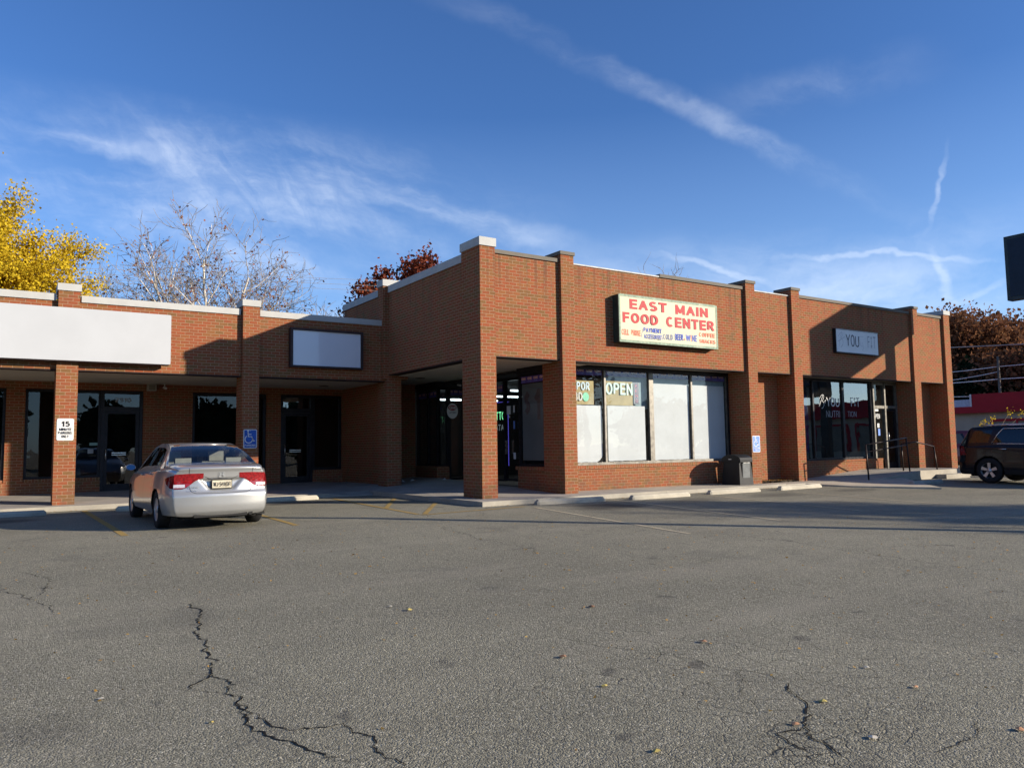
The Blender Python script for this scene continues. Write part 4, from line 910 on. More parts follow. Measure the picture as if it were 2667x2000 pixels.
# things in the store windows
def sheet(name, x0, x1, z0, z1, y, m_, label, cat, group=None, tear=None):
    b = MB(); N = 14; rs = np.random.default_rng(int(x0*100)); V = []
    top = [(x0+(x1-x0)*i/N, z1-rs.random()*.008) for i in range(N+1)]; bot = [(x0+(x1-x0)*i/N, z0+rs.random()*.012) for i in range(N+1)]
    if tear == 'r': bot[-1] = (x1, z0+.16); bot[-2] = (bot[-2][0], z0+.05)
    for i in range(N): b.face([(bot[i][0], y, bot[i][1]), (bot[i+1][0], y, bot[i+1][1]), (top[i+1][0], y, top[i+1][1]), (top[i][0], y, top[i][1])])
    return tag(b.build(name, M[m_]), label, cat, group)
gp = 'white sheets covering the food store windows'
sheet('window_paper', 11.97, 13.40, 0.87, 2.37, 15.875, 'paper', 'white sheet low in the first store window, below the vapor sign', 'window paper', gp, 'r')
sheet('window_paper', 13.60, 14.96, 0.88, 2.375, 15.875, 'paper', 'white sheet low in the store window below the OPEN letters', 'window paper', gp)
sheet('window_paper', 15.27, 16.70, 0.87, 3.02, 15.875, 'paper', 'tall white sheet in store window right of the thick frame post', 'window paper', gp)
sheet('window_paper', 16.83, 18.20, 0.86, 3.02, 15.875, 'paper', 'tall white sheet in the rightmost store window, half in shadow', 'window paper', gp)
s = sheet('window_poster', 15.95, 16.99, 0.87, 3.0, 11.6, 'paper', 'tall pale window poster with faded red dollar one under the canopy', 'poster') if False else None
s = empty('window_poster', (11.6, 16.45, 0.9), 'tall pale poster with faded red $1 in the shaded side window', 'poster')
b = MB(); b.face([(11.595, 16.98, .95), (11.595, 15.93, .95), (11.595, 15.93, 2.95), (11.595, 16.98, 2.95)]); b.build('sheet', M['paper'], s)
text('$', plain('faded_pink_print', (.55, .36, .36)), s, 16.88, 16.60, 2.15, 2.75, 11.595, face='-x', bold=.04); text('1', plain('faded_pink_print', (.58, .38, .37)), s, 16.40, 16.15, 2.0, 2.8, 11.595, face='-x', bold=.05)
finish(s)
def banner(x0, x1, y, z0, z1, label, n, face='-y'):
    s = empty('window_banner', (x0, y, z0) if face == '-y' else (y, x0, z0), label, 'banner', 'purple lottery banner strips along the store windows')
    b = MB()
    if face == '-y': b.face([(x0, y, z0), (x1, y, z0), (x1, y, z1), (x0, y, z1)])
    else: b.face([(y, x0, z0), (y, x1, z0), (y, x1, z1), (y, x0, z1)])
    b.build('strip', M['banner'], s)
    for i in range(n):
        a = x0+(x1-x0)*(i+.14)/n; c = x0+(x1-x0)*(i+.82)/n
        text('OH!', M['bannertxt'], s, a, c, z0+(z1-z0)*.45, z0+(z1-z0)*.88, y, 'printed_word', face=face, bold=.06)
        text('LOTTERY', M['hcfade'], s, a, c, z0+(z1-z0)*.15, z0+(z1-z0)*.30, y, 'printed_word', face=face, bold=.02)
    finish(s)
banner(11.96, 13.42, 15.855, 3.165, 3.355, 'purple lottery banner strip above the vapor sign in the front window', 5)
banner(13.54, 15.03, 15.855, 3.165, 3.355, 'purple lottery banner strip above the OPEN letters', 5)
banner(15.26, 16.70, 15.855, 3.165, 3.355, 'purple lottery banner strip right of the thick window post', 5)
banner(16.81, 18.22, 15.855, 3.165, 3.355, 'purple lottery banner strip at the right end of the store window', 5)
banner(20.93, 22.32, 15.80, 3.18, 3.33, 'purple lottery banner strip in the corner of the dark right-hand window', 4)
banner(17.0, 15.90, 11.575, 2.98, 3.15, 'purple lottery banner strip above the dollar poster', 4, face='-x')
banner(21.4, 19.28, 12.49, 2.95, 3.15, 'purple lottery banner strip over the dark entrance glass', 6, face='-x')
banner(11.88, 12.42, 21.57, 2.98, 3.14, 'short purple lottery banner deep inside the covered entrance', 3)
banner(22.9, 21.55, 11.49, 2.9, 3.08, 'dim lottery banner strip on the shaded left portico window', 5, face='-x')
def pts_sign(): pass
s = empty('window_sign', (12.6, 15.9, 2.4), 'white and green VAPOR CBD letters on brown card in window', 'window sign')
b = MB(); b.face([(12.0, 15.90, 2.39), (13.16, 15.90, 2.39), (13.16, 15.90, 3.02), (12.0, 15.90, 3.02)]); b.build('backing_card', M['card'], s)
text('VAPOR', plain('pale_blue_letter', (.62, .75, .85)), s, 12.26, 13.0, 2.76, 2.985, 15.89, bold=.04, depth=.01); text('CBD', M['white'], s, 12.30, 12.76, 2.485, 2.71, 15.89, bold=.04, depth=.01)
b = MB(); disc(b, 12.875, 2.59, .105, 15.88, .12); b.build('leaf_emblem', plain('mint_green_disc', (.30, .72, .50)), s); finish(s)
s = empty('window_sign', (14.0, 15.9, 2.6), 'large pale green OPEN letters on brown card in window', 'window sign')
b = MB(); b.face([(13.56, 15.90, 2.385), (14.55, 15.90, 2.385), (14.55, 15.90, 3.04), (13.56, 15.90, 3.04)]); b.build('backing_card', M['card'], s)
text('OPEN', plain('pale_mint_letter', (.66, .84, .76)), s, 13.56, 14.52, 2.67, 2.995, 15.885, bold=.03, depth=.012); finish(s)
s = empty('window_sign', (14.66, 15.88, 2.4), 'narrow upright KENO sign with pink letters and thin outline', 'window sign')
b = MB(); b.face([(14.56, 15.88, 2.42), (14.77, 15.88, 2.42), (14.77, 15.88, 3.03), (14.56, 15.88, 3.03)]); b.build('panel', plain('slate_panel', (.22, .24, .30)), s)
b = MB(); stroke(b, [(14.575, 2.435), (14.755, 2.435), (14.755, 3.015), (14.575, 3.015)], .012, 15.876, closed=True); b.build('outline', M['white'], s)
for i, ch in enumerate('KENO'): text(ch, plain('pink_letter', (.80, .35, .42)), s, 14.62, 14.71, 2.90-i*.135-.02, 2.90-i*.135+.075, 15.877, bold=-.01)
finish(s)
s = empty('hanging_sign', (12.0, 21.4, 2.5), 'round white lottery sign with red oval hanging in the entrance', 'hanging sign')
b = MB(); disc(b, 11.93, 2.46, .20, 21.40, .24); b.build('white_disc', M['white'], s); b = MB(); disc(b, 11.93, 2.56, .155, 21.393, .085); b.build('red_oval', plain('dark_red_print', (.35, .02, .03)), s)
text('OH!', M['white'], s, 11.81, 12.06, 2.51, 2.61, 21.389, bold=.05); text('LOTTERY', M['navyletter'], s, 11.80, 12.06, 2.38, 2.43, 21.395, bold=.02); finish(s)
s = empty('neon_sign', (12.55, 19.4, 2.2), 'green neon letters glowing inside the dark entrance window', 'neon sign')
text('BUTTON', M['neong'], s, 20.25, 19.23, 2.12, 2.36, 12.62, face='-x', bold=-.01); text("DATA 8", M['neonw'], s, 20.1, 19.23, 1.80, 1.98, 12.62, face='-x'); finish(s)
s = tag(MB().tube([(12.6, 19.22, 0.75), (12.6, 19.22, 2.65), (12.6, 20.2, 2.65)], .012, 6).build('led_strip', M['led']), 'violet light strip edging the entrance window', 'light strip')
for i, (y0, y1, z0, z1, m_, lb) in enumerate(((18.82, 19.02, 2.25, 2.5, 'paper', 'white paper notice high on the dark entrance door'), (18.60, 18.68, 2.3, 2.5, 'paper', 'white paper notice beside the door edge, right of the larger one'), (18.85, 18.93, 2.15, 2.21, 'paper', 'tiny white sticker under the larger door notice'), (18.60, 18.68, 1.82, 2.05, 'hcfade', 'blue sticker on the dark entrance door'), (18.58, 18.70, 0.95, 1.14, 'paper', 'yellowed paper low on the dark entrance door'))):
    b = MB(); b.face([(12.43, y1, z0), (12.43, y0, z0), (12.43, y0, z1), (12.43, y1, z1)]); tag(b.build('door_notice', M[m_]), lb, 'notice')
b = MB(); y_ = 15.80; b.face([(21.98, y_, 0.95), (22.12, y_, 0.95), (22.16, y_, 2.0), (22.10, y_, 2.86), (21.95, y_, 2.86)]); tag(b.build('window_poster', plain('blue_white_poster', (.10, .18, .50), noise=.6, nscale=5)), 'tall blue and white poster at left of the dark right-hand window', 'poster')
b = MB(); b.face([(22.20, 15.85, 0.8), (22.34, 15.85, 0.8), (22.34, 15.85, 3.1), (22.20, 15.85, 3.1)]); tag(b.build('window_poster', plain('beige_poster', (.5, .45, .3))), 'narrow beige hanging strip beside the blue poster', 'poster')
b = MB(); b.face([(2.06, 24.395, 1.30), (2.20, 24.395, 1.30), (2.20, 24.395, 1.42), (2.06, 24.395, 1.42)]); tag(b.build('door_notice', plain('grey_notice', (.3, .32, .33))), 'small grey notice on the glass left of door 2910', 'notice')
b = MB(); b.face([(2.10, 24.395, 1.52), (2.34, 24.395, 1.52), (2.34, 24.395, 1.60), (2.10, 24.395, 1.60)]); tag(b.build('door_notice', plain('green_notice', (.2, .34, .31))), 'pale green strip notice above the small grey one', 'notice')

# soffit fittings
b = MB(); b.box(3.50, 3.74, 24.12, 24.29, 3.06, 3.262); o = b.build('wall_lamp', plain('cream_lamp_box', (.35, .33, .28)), bevel=.01); tag(o, 'square cream lamp box under the soffit right of door 2910', 'lamp')
b = MB(); b.box(3.54, 3.70, 24.105, 24.118, 3.09, 3.23); b.build('lens', plain('lamp_lens', (.2, .18, .14)), o)
def camera_thing(x, y, z, lb):
    s = empty('security_camera', (x, y, z), lb, 'security camera'); b = MB(); b.tube([(x, y, z), (x, y, z-.08)], .012, 6); b.build('bracket', M['white'], s)
    b = MB(); b.tube([(x-.02, y+.03, z-.10), (x+.02, y-.10, z-.13)], [.035, .035], 10); b.build('camera_body', M['white'], s); finish(s)
camera_thing(3.95, 24.1, 3.263, 'small white security camera beside the cream lamp box'); camera_thing(12.05, 21.2, 3.383, 'small white security camera under the entrance soffit')
for x, y, z, lb in ((8.3, 23.0, 3.26, 'round flush ceiling light under the wing soffit near the corner'), (10.4, 20.6, 3.38, 'round flush ceiling light under the entrance soffit')):
    b = MB(); b.lathe([(.0, -.012), (.14, -.012), (.15, 0)], 24, 'z', (x, y, z)); tag(b.build('ceiling_light', plain('dull_ceiling_fitting', (.12, .11, .1))), lb, 'ceiling light')

# litter and fallen leaves
def litter(name, x, y, z, r, m_, lb, cat, grp=None, n=9, h=.5):
    b = MB(); pts = [(x+r*math.cos(2*math.pi*k/n)*(.6+.4*random.random()), y+r*math.sin(2*math.pi*k/n)*(.6+.4*random.random()), z+.003+random.random()*r*.25) for k in range(n)]
    c = (x, y, z+r*h)
    for k in range(n): b.face([pts[k], pts[(k+1) % n], c])
    return tag(b.build(name, M[m_] if isinstance(m_, str) else m_), lb, cat, grp)
for x, y, lb in ((10.10, 21.2, 'crumpled white litter leftmost on the shaded entrance floor'), (10.45, 21.25, 'crumpled white litter, middle scrap on the entrance floor'), (11.2, 20.6, 'small white scrap rightmost on the shaded entrance floor')):
    litter('litter_scrap', x, y, fz(x, y)+.005, .09, 'white', lb, 'litter', h=.8)
lg = 'fallen leaves scattered over the asphalt'
LV = [(1467, 1712, .045, 'a'), (1833, 1673, .045, 'a'), (1710, 1958, .035, 'y'), (2144, 1828, .04, 'y'), (2072, 1888, .03, 'a'), (1574, 1788, .03, 'y'), (2384, 1791, .03, 'a'), (2257, 1740, .03, 'w'), (2655, 1902, .04, 'a'), (2273, 1923, .035, 'w'), (1066, 1590, .05, 'y'), (551, 1883, .025, 'y'), (1541, 1582, .05, 'a'), (2598, 1714, .03, 'w'), (1017, 1580, .03, 'w'), (264, 1822, .03, 'w')]
mw_ = plain('pale_dry_leaf', (.55, .5, .4)); my_ = plain('yellow_dry_leaf', (.55, .42, .12), noise=.3); mo_ = plain('tan_dry_leaf', (.36, .19, .10), noise=.4)
for i, (u, v, r_, k) in enumerate(LV):
    x, y = unproj(u, v); side = 'nearest' if v > 1850 else 'middle'
    d_ = {'a': 'tan curled', 'y': 'yellow', 'w': 'pale dry'}[k]
    o = litter('fallen_leaf', x, y, zg(y)+.004, r_*.78, {'a': mo_, 'y': my_, 'w': mw_}[k], '%s leaf lying on the asphalt, %s' % (d_, ['beside the long crack in mid lot', 'alone above the long crack', 'alone at the bottom edge', 'right of the branching crack', 'beside the crumbled patch', 'below the long crack', 'far right of the branching crack', 'above the crack fork at right', 'at the lower right corner', 'between crumbled patch and lower right corner', 'in the middle of the lot left of centre', 'left of the double crack', 'just above the long crack start', 'near the right edge halfway down', 'beside the yellow leaf left of centre', 'near the lower left'][i]), 'leaf', lg, n=7, h=.5)
# countless tiny crumbs and leaf bits
V = []; F = []
for i in range(1500):
    if i < 700:
        u = rng.uniform(0, 2667); v = 1340+abs(rng.normal(0, 190))
        if v > 1990: continue
        x, y = unproj(u, v)
    elif i < 1000: x = rng.uniform(8.6, 22); y = 14.12-abs(rng.normal(0, .06)); v = 1300
    elif i < 1200: x = rng.uniform(-3, 7.3); y = 19.87-abs(rng.normal(0, .07)); v = 1300
    else: x = rng.uniform(18.75, 20.4); y = rng.uniform(15.05, 15.6); v = 1300
    r_ = rng.uniform(.006, .022)*(1.3 if v < 1500 else 0.8); z = zg(y)+.003 if i < 1200 else .17; b0 = len(V); a = rng.uniform(0, 6.28)
    for k in range(4): V.append((x+r_*math.cos(a+k*1.57)*(1 if k % 2 else .6), y+r_*math.sin(a+k*1.57)*(1 if k % 2 else .6), z+rng.uniform(0, .012)))
    F.append((b0, b0+1, b0+2, b0+3))
tag(npmesh('leaf_litter', V, F, M['leafdead']), 'scattered crumbs of dry leaf over the asphalt', kind='stuff')

# ================================================================ wheel stops
WS = [((9.75, 13.83), (11.50, 13.63), 'concrete wheel stop nearest the sunlit corner pier, weathered grey'), ((12.16, 13.46), (14.02, 13.45), 'cream concrete wheel stop in front of the papered window'), ((14.75, 13.47), (16.56, 13.40), 'cream concrete wheel stop before the trash bin'), ((17.34, 13.36), (19.15, 13.40), 'cream concrete wheel stop before the soil bed recess'), ((21.95, 12.35), (23.75, 12.45), 'grey wheel stop in shadow before the entrance ramp'),
      ((-0.95, 18.95), (0.87, 18.80), 'grey wheel stop at far left, before the first pillar'), ((2.16, 18.85), (3.96, 18.85), 'wheel stop at the front tyres of the silver sedan'), ((5.05, 19.35), (6.84, 19.35), 'wheel stop right of the silver sedan, sunlit only at its end')]
for (p, q, lb) in WS:
    P = Vector((*p, 0)); Q = Vector((*q, 0)); L = (Q-P).length; dr = (Q-P).normalized(); nn = Vector((-dr.y, dr.x, 0)); C = (P+Q)/2; b = MB()
    prof = [(-.09, 0), (-.085, .06), (-.05, .108), (.05, .108), (.085, .06), (.09, 0)]
    st = [(-L/2, .55), (-L/2+.05, 1), (L/2-.05, 1), (L/2, .55)]; rr = []
    z0 = zg(C.y)
    for s_, k in st: rr.append([P+dr*(s_+L/2)+nn*(a*(.8 if k < 1 else 1))+Vector((0, 0, z0+h*(k if h > .1 else 1))) for a, h in prof])
    for A, B in zip(rr, rr[1:]):
        for i in range(5): b.face([A[i], B[i], B[i+1], A[i+1]])
    b.face(rr[0][::-1]); b.face(rr[-1])
    tag(b.build('wheel_stop', M['kerb'] if 'grey' in lb else M['stop'], bevel=.012), lb, 'wheel stop', 'concrete wheel stops along the kerb')

# ================================================================ trash bin
s = empty('trash_bin', (17.75, 14.95, .14), 'dark grey plastic trash bin with domed top and side opening', 'trash bin')
x0, x1, y0, y1 = 17.44, 17.96, 14.74, 15.34; b = MB()
def frust(mb, za, zb_, ia, ib):
    A = [(x0-ia, y0-ia, za), (x1+ia, y0-ia, za), (x1+ia, y1+ia, za), (x0-ia, y1+ia, za)]; B = [(x0-ib, y0-ib, zb_), (x1+ib, y0-ib, zb_), (x1+ib, y1+ib, zb_), (x0-ib, y1+ib, zb_)]
    for i in range(4): j = (i+1) % 4; mb.face([A[i], A[j], B[j], B[i]])
    return A, B
A, B = frust(b, .13, .78, .03, -.02); b.face(A[::-1]); b.build('bin_body', M['bin'], s, bevel=.02)
b = MB(); n = 8; yc = (y0+y1)/2; ring0 = []; ring1 = []
for k in range(n+1):
    a = math.pi*k/n; ring0.append((x0, yc-(.34)*math.cos(a), .78+.06+.15*math.sin(a))); ring1.append((x1, yc-(.34)*math.cos(a), .78+.06+.15*math.sin(a)))
ring0 = [(x0, yc-.34, .775)]+ring0+[(x0, yc+.34, .775)]; ring1 = [(x1, yc-.34, .775)]+ring1+[(x1, yc+.34, .775)]
for i in range(len(ring0)-1): b.face([ring0[i], ring0[i+1], ring1[i+1], ring1[i]][::-1])
b.face(ring0[::-1]); b.face(ring1); b.face([ring0[0], ring1[0], ring1[-1], ring0[-1]])
b.build('domed_lid', M['bin'], s, bevel=.02)
b = MB(); b.box(x0+.12, x1-.10, y0-.020, y0+.02, .33, .74); b.build('front_panel', plain('lighter_grey_plastic', (.13, .14, .14), .5), s, bevel=.01)
b = MB(); b.box(x0+.14, x1-.12, y0-.035, y0-.005, .745, .765); b.build('flap_edge', M['steel'], s)
b = MB(); b.box(x0+.09, x0+.11, y0-.012, y0+.01, .33, .74); b.box(x1-.09, x1-.07, y0-.012, y0+.01, .33, .74); b.build('slot', M['black'], s)
b = MB(); b.box(x0-.005, x0+.01, y0+.28, y0+.38, .845, .865); b.build('badge', M['white'], s)
finish(s)

# ================================================================ handrails
s = empty('handrail', (24.9, 13.7, .3), 'dark brown pipe handrail along the entrance ramp with two rails', 'handrail')
p1 = (22.02, 13.70, .14); p2 = (24.30, 13.70, .33); t1 = (21.95, 13.70, 1.20); t2 = (24.18, 13.70, 1.395)
b = MB(); b.tube([p1, t1], .024, 8); b.build('post', M['rail'], s); b = MB(); b.tube([p2, t2], .024, 8); b.build('post', M['rail'], s)
b = MB(); b.tube([t1, t2], .022, 8); b.build('top_rail', M['rail'], s); b = MB(); b.tube([(21.96, 13.7, .98), (24.2, 13.7, 1.17)], .020, 8); b.build('lower_rail', M['rail'], s)
finish(s)
s = empty('handrail', (26, 13.7, .0), 'dark brown bent handrail going down the entrance steps', 'handrail')
b = MB(); b.tube([(24.5, 14.05, 1.20), (25.1, 13.9, 1.26), (25.9, 13.75, 1.10)], .022, 8); b.build('top_rail', M['rail'], s); b = MB(); b.tube([(25.9, 13.75, 1.10), (26.1, 13.75, .04)], .024, 8); b.build('post', M['rail'], s)
b = MB(); b.tube([(24.5, 14.05, 1.20), (24.55, 14.05, .33)], .022, 8); b.build('post', M['rail'], s); finish(s)

# ================================================================ vehicles
def pchip(x, y):
    x = np.array(x, float); y = np.array(y, float); h = np.diff(x); d = np.diff(y)/h; m = np.zeros_like(y)
    for i in range(1, len(x)-1):
        if d[i-1]*d[i] > 0: w1 = 2*h[i]+h[i-1]; w2 = h[i]+2*h[i-1]; m[i] = (w1+w2)/(w1/d[i-1]+w2/d[i])
    m[0] = d[0]; m[-1] = d[-1]
    def f(q):
        q = np.clip(q, x[0], x[-1]); i = np.clip(np.searchsorted(x, q)-1, 0, len(x)-2); t = (q-x[i])/h[i]
        return (1+2*t)*(1-t)**2*y[i]+t*(1-t)**2*h[i]*m[i]+t*t*(3-2*t)*y[i+1]+t*t*(t-1)*h[i]*m[i+1]
    return f
def catmull(P, sub):
    out = []; n = len(P)
    for i in range(n-1):
        p0, p1, p2, p3 = P[max(i-1, 0)], P[i], P[i+1], P[min(i+2, n-1)]
        for k in range(sub[i]):
            t = k/sub[i]; out.append((0.5*((2*p1)+(-p0+p2)*t+(2*p0-5*p1+4*p2-p3)*t*t+(-p0+3*p1-3*p2+p3)*t**3), i+t))
    out.append((P[-1], n-1.0)); return out
def wheel(parent, x, y, r, w, side, spokes, name='wheel'):
    """wheel with axle along X; side = -1 outer face towards -X"""
    o = bpy.data.objects.new(name, None); o.empty_display_size = .1; link(o, parent)
    b = MB(); h = w/2
    b.lathe([(r*.62, -h*.9), (r*.80, -h), (r*.95, -h*.92), (r, -h*.7), (r, h*.7), (r*.95, h*.92), (r*.80, h), (r*.62, h*.9)], 40, 'x', (x, y, r)); b.build('tyre', M['tyre'], o)
    b = MB(); s = side; xo = x+s*h*.80
    b.lathe([(r*.66, s*h*.92), (r*.62, s*h*.80), (r*.60, s*h*.2)], 40, 'x', (x, y, r))
    for k in range(spokes):
        a = 2*math.pi*k/spokes+.3; ca, sa = math.cos(a), math.sin(a); w1, w2 = r*.085, r*.13
        def P(rad, off, dx): return (xo+dx, y+ca*rad-sa*off, r+sa*rad+ca*off)
        b.face([P(r*.10, -w1, -s*.01), P(r*.63, -w2, 0), P(r*.63, w2, 0), P(r*.10, w1, -s*.01)]); b.face([P(r*.10, -w1, -s*.01), P(r*.63, -w2, 0), P(r*.63, -w2, -s*.03), P(r*.10, -w1, -s*.04)]); b.face([P(r*.10, w1, -s*.01), P(r*.63, w2, 0), P(r*.63, w2, -s*.03), P(r*.10, w1, -s*.04)])
    b.lathe([(0.001, 0), (r*.17, 0), (r*.19, -s*.02)], 20, 'x', (xo+s*.004, y, r)); b.build('rim', M['rim'], o)
    b = MB(); b.lathe([(0.001, s*h*.15), (r*.61, s*h*.15)], 24, 'x', (x, y, r)); b.build('brake_disc', M['mud'], o)
    return o
def vehicle(P, loc, rz, label, paint, group=None):
    L = P['L']; fW = pchip(*P['W']); fc = pchip(*P['zc']); fb = pchip(*P['zb']); fr = pchip(*P['wr']); dzr = pchip(*P['dzr']); z0 = P['z0']
    seams = P['seams']; ys = list(np.arange(0, L+1e-6, L/int(L/0.024)))
    for s in seams: ys = [y for y in ys if abs(y-s) > .010 and abs(y-s-.007) > .010]+[s, s+.007]
    ys = np.array(sorted(ys)); ny = len(ys); sub = [6, 4, 8, 7, 9, 4, 16, 6, 16]
    rows = []; tt = None
    for y in ys:
        W_, c_, b_, r_ = float(fW(y)), float(fc(y)), float(fb(y)), float(fr(y)); zr = c_-float(dzr(y)); b_ = min(b_, zr-.012)
        ctrl = [(0, z0), (W_-.14, z0), (W_-.03, z0+.07), (W_, z0+.32), (W_-.012, z0+.52), (W_-.04, b_-.035), (W_-.085, b_), (r_, zr), (r_-.13, c_-.010), (0, c_)]
        q = catmull([np.array(p, float) for p in ctrl], sub); rows.append([p for p, _ in q]); tt = [t_ for _, t_ in q]
    rows = np.array(rows); tt = np.array(tt); nt = len(tt)
    # ring: right (x>0) bottom->top, then left top->bottom
    ringx = np.concatenate([rows[:, :, 0], -rows[:, -2:0:-1, 0]], 1); ringz = np.concatenate([rows[:, :, 1], rows[:, -2:0:-1, 1]], 1); T = np.concatenate([tt, tt[-2:0:-1]]); NR = ringx.shape[1]
    V = []; idx = []; 
    K = 34
    def addring(x, y, z): b = len(V); V.extend(np.stack([x, np.full_like(x, y), z], 1)); idx.append(b)
    zmid0 = (z0+fc(0))/2; zmid1 = (z0+fc(L))/2
    for k in range(K, 0, -1): s = 1-k/K; addring(ringx[0]*s, ys[0], zmid0+(ringz[0]-zmid0)*s)
    nb = len(idx)
    for i in range(ny): addring(ringx[i], ys[i], ringz[i])
    for k in range(1, K+1): s = 1-k/K; addring(ringx[-1]*s, ys[-1], zmid1+(ringz[-1]-zmid1)*s)
    V = np.array(V); orig = V.copy()
    pr = pchip(*P['rearprof']); pf = pchip(*P['frontprof'])
    rec = P.get('recess', lambda x_, z_: 0*x_); V[:, 1] += (rec(np.abs(V[:, 0]), V[:, 2])+P['rc']*(np.abs(V[:, 0])/.85)**2.6+pr(V[:, 2]))*np.exp(-(orig[:, 1]/.30)**2)
    V[:, 1] -= (.22*(np.abs(V[:, 0])/.85)**2.4+pf(V[:, 2]))*np.exp(-((L-orig[:, 1])/.35)**2)
    parts = {}
    nrows = len(idx)
    for i in range(nrows-1):
        a, b = idx[i], idx[i+1]; sect = 'cap0' if i < nb else ('cap1' if i >= nb+ny-1 else 'mid')
        y0_ = ys[i-nb] if sect == 'mid' else (0 if sect == 'cap0' else L); y1_ = ys[i-nb+1] if sect == 'mid' else y0_
        for k in range(NR):
            k2 = (k+1) % NR; f = (a+k, b+k, b+k2, a+k2)
            c = (orig[f[0]]+orig[f[1]]+orig[f[2]]+orig[f[3]])/4; t_ = (T[k]+T[k2])/2
            nm = P['cls'](abs(c[0]), c[1], c[2], t_, sect, (y0_+y1_)/2, y1_-y0_ < .008 and sect == 'mid', c[0])
            if nm: parts.setdefault(nm, []).append(f)
    root = empty(P['name'], (0, 0, 0), label, P['cat'], group)
    mats = dict(body=paint, side_window=M[P['glass']], rear_window=M[P['glass']], windshield=M[P['glass']], tail_light=M['lampred'], reverse_light=M['lampclear'], seam=M['mud'], trim=M['mud'], quarter_window=M['carglassd'], head_light=M['lampclear'])
    obs = {}
    for nm, F in parts.items():
        groups = [(nm, F)]
        if nm in ('side_window', 'tail_light', 'reverse_light', 'quarter_window', 'head_light'):
            groups = [(nm, [f for f in F if V[f[0]][0]+V[f[2]][0] >= 0]), (nm, [f for f in F if V[f[0]][0]+V[f[2]][0] < 0])]
        for n_, G in groups:
            if not G: continue
            F_ = np.array(G); u, inv = np.unique(F_, return_inverse=True); o = npmesh({'seam': 'door_gap'}.get(n_, n_), V[u], inv.reshape(F_.shape), mats[nm], root, smooth=True); obs[nm] = o
    for yw in P['wheels']:
        for s in (-1, 1): wheel(root, s*(P['track']), yw, P['wr_'], P['ww'], s, P['spokes'])
        b = MB()
        for s in (-1, 1):
            n = 16; xo, xi = s*(P['track']+P['ww']/2-.01), s*.45
            pts = [(yw+P['arch']*math.cos(math.pi*k/n), P['wr_']+P['arch']*math.sin(math.pi*k/n)) for k in range(n+1)]; pts = [(pts[0][0], .2)]+pts+[(pts[-1][0], .2)]
            for p, q in zip(pts, pts[1:]): b.face([(xo, p[0], p[1]), (xo, q[0], q[1]), (xi, q[0], q[1]), (xi, p[0], p[1])])
        b.build('wheel_arch_liner', M['mud'], root)
    b = MB(); b.box(-.7, .7, .35, L-.4, z0-.01, z0+.02); b.box(-.55, .55, .3, .7, z0-.06, z0); b.build('underbody', M['mud'], root)
    b = MB(); b.box(-.72, .72, .6, L-1.1, .3, .72); b.build('cabin_floor', M['mud'], root)
    def surf(y, t_, side):
        i = int(np.argmin(abs(ys-y))); k = int(np.argmin(abs(tt-t_))); v = V[idx[nb+i]+k]; return Vector((v[0]*side, v[1], v[2]))
    ringz_all = rows[:, :, 1]; kside = [k for k in range(nt) if 1.5 < tt[k] < 6.05]
    def rear(x_, z_, off=.006):
        return (x_, float(P['rc']*(abs(x_)/.85)**2.6+pr(z_)+rec(np.array(abs(x_)), np.array(z_)))-off, z_)
    def side(y, z_, s_, off=.006):
        i = int(np.argmin(abs(ys-y))); zz = np.array([V[idx[nb+i]+k][2] for k in kside]); xx = np.array([V[idx[nb+i]+k][0] for k in kside]); yy_ = np.array([V[idx[nb+i]+k][1] for k in kside])
        return ((float(np.interp(z_, zz, xx))+off)*s_, float(np.interp(z_, zz, yy_))-off*.5, z_)
    surf.rear = rear; surf.side = side
    root.location = loc; root.rotation_euler = (0, 0, rz)
    return root, surf
def patch(name, fn, nu, nv, m_, parent):
    V = [fn(i/nu, j/nv) for i in range(nu+1) for j in range(nv+1)]; F = [(i*(nv+1)+j, (i+1)*(nv+1)+j, (i+1)*(nv+1)+j+1, i*(nv+1)+j+1) for i in range(nu) for j in range(nv)]
    return npmesh(name, V, F, m_, parent, smooth=True)

def sedan_cls(ax, y, z, t_, sect, yy, seam, x):
    for yw in (.93, 3.63):
        if ax > .55 and (y-yw)**2+(z-.315)**2 < .352**2 and z < .72: return None
    if sect == 'cap0' or (sect == 'mid' and y < .42 and t_ > 2.2 and t_ < 5.8):
        top = .912; yl = .02 if sect == 'cap0' else y
    if sect == 'mid' and seam and 2.0 < t_ < 6.0: return 'seam'
    if sect == 'mid' and 6.25 < t_ < 6.92:
        lo = (t_-6)
        if 1.02+.42*lo < yy < 3.42-.86*lo and not (2.06 < yy < 2.13): return 'side_window'
        if 0.98+.40*lo < yy < 3.48-.86*lo: return 'trim'
    if sect == 'mid' and t_ > 7.25:
        e = .0
        if .66 < yy < 1.385: return 'rear_window'
        if 2.68 < yy < 3.44: return 'windshield'
        if 1.385 <= yy < 1.41 or .635 < yy <= .66: return 'trim'
    if sect == 'cap1' and ax > .35 and .55 < z < .70: return 'head_light'
    return 'body'
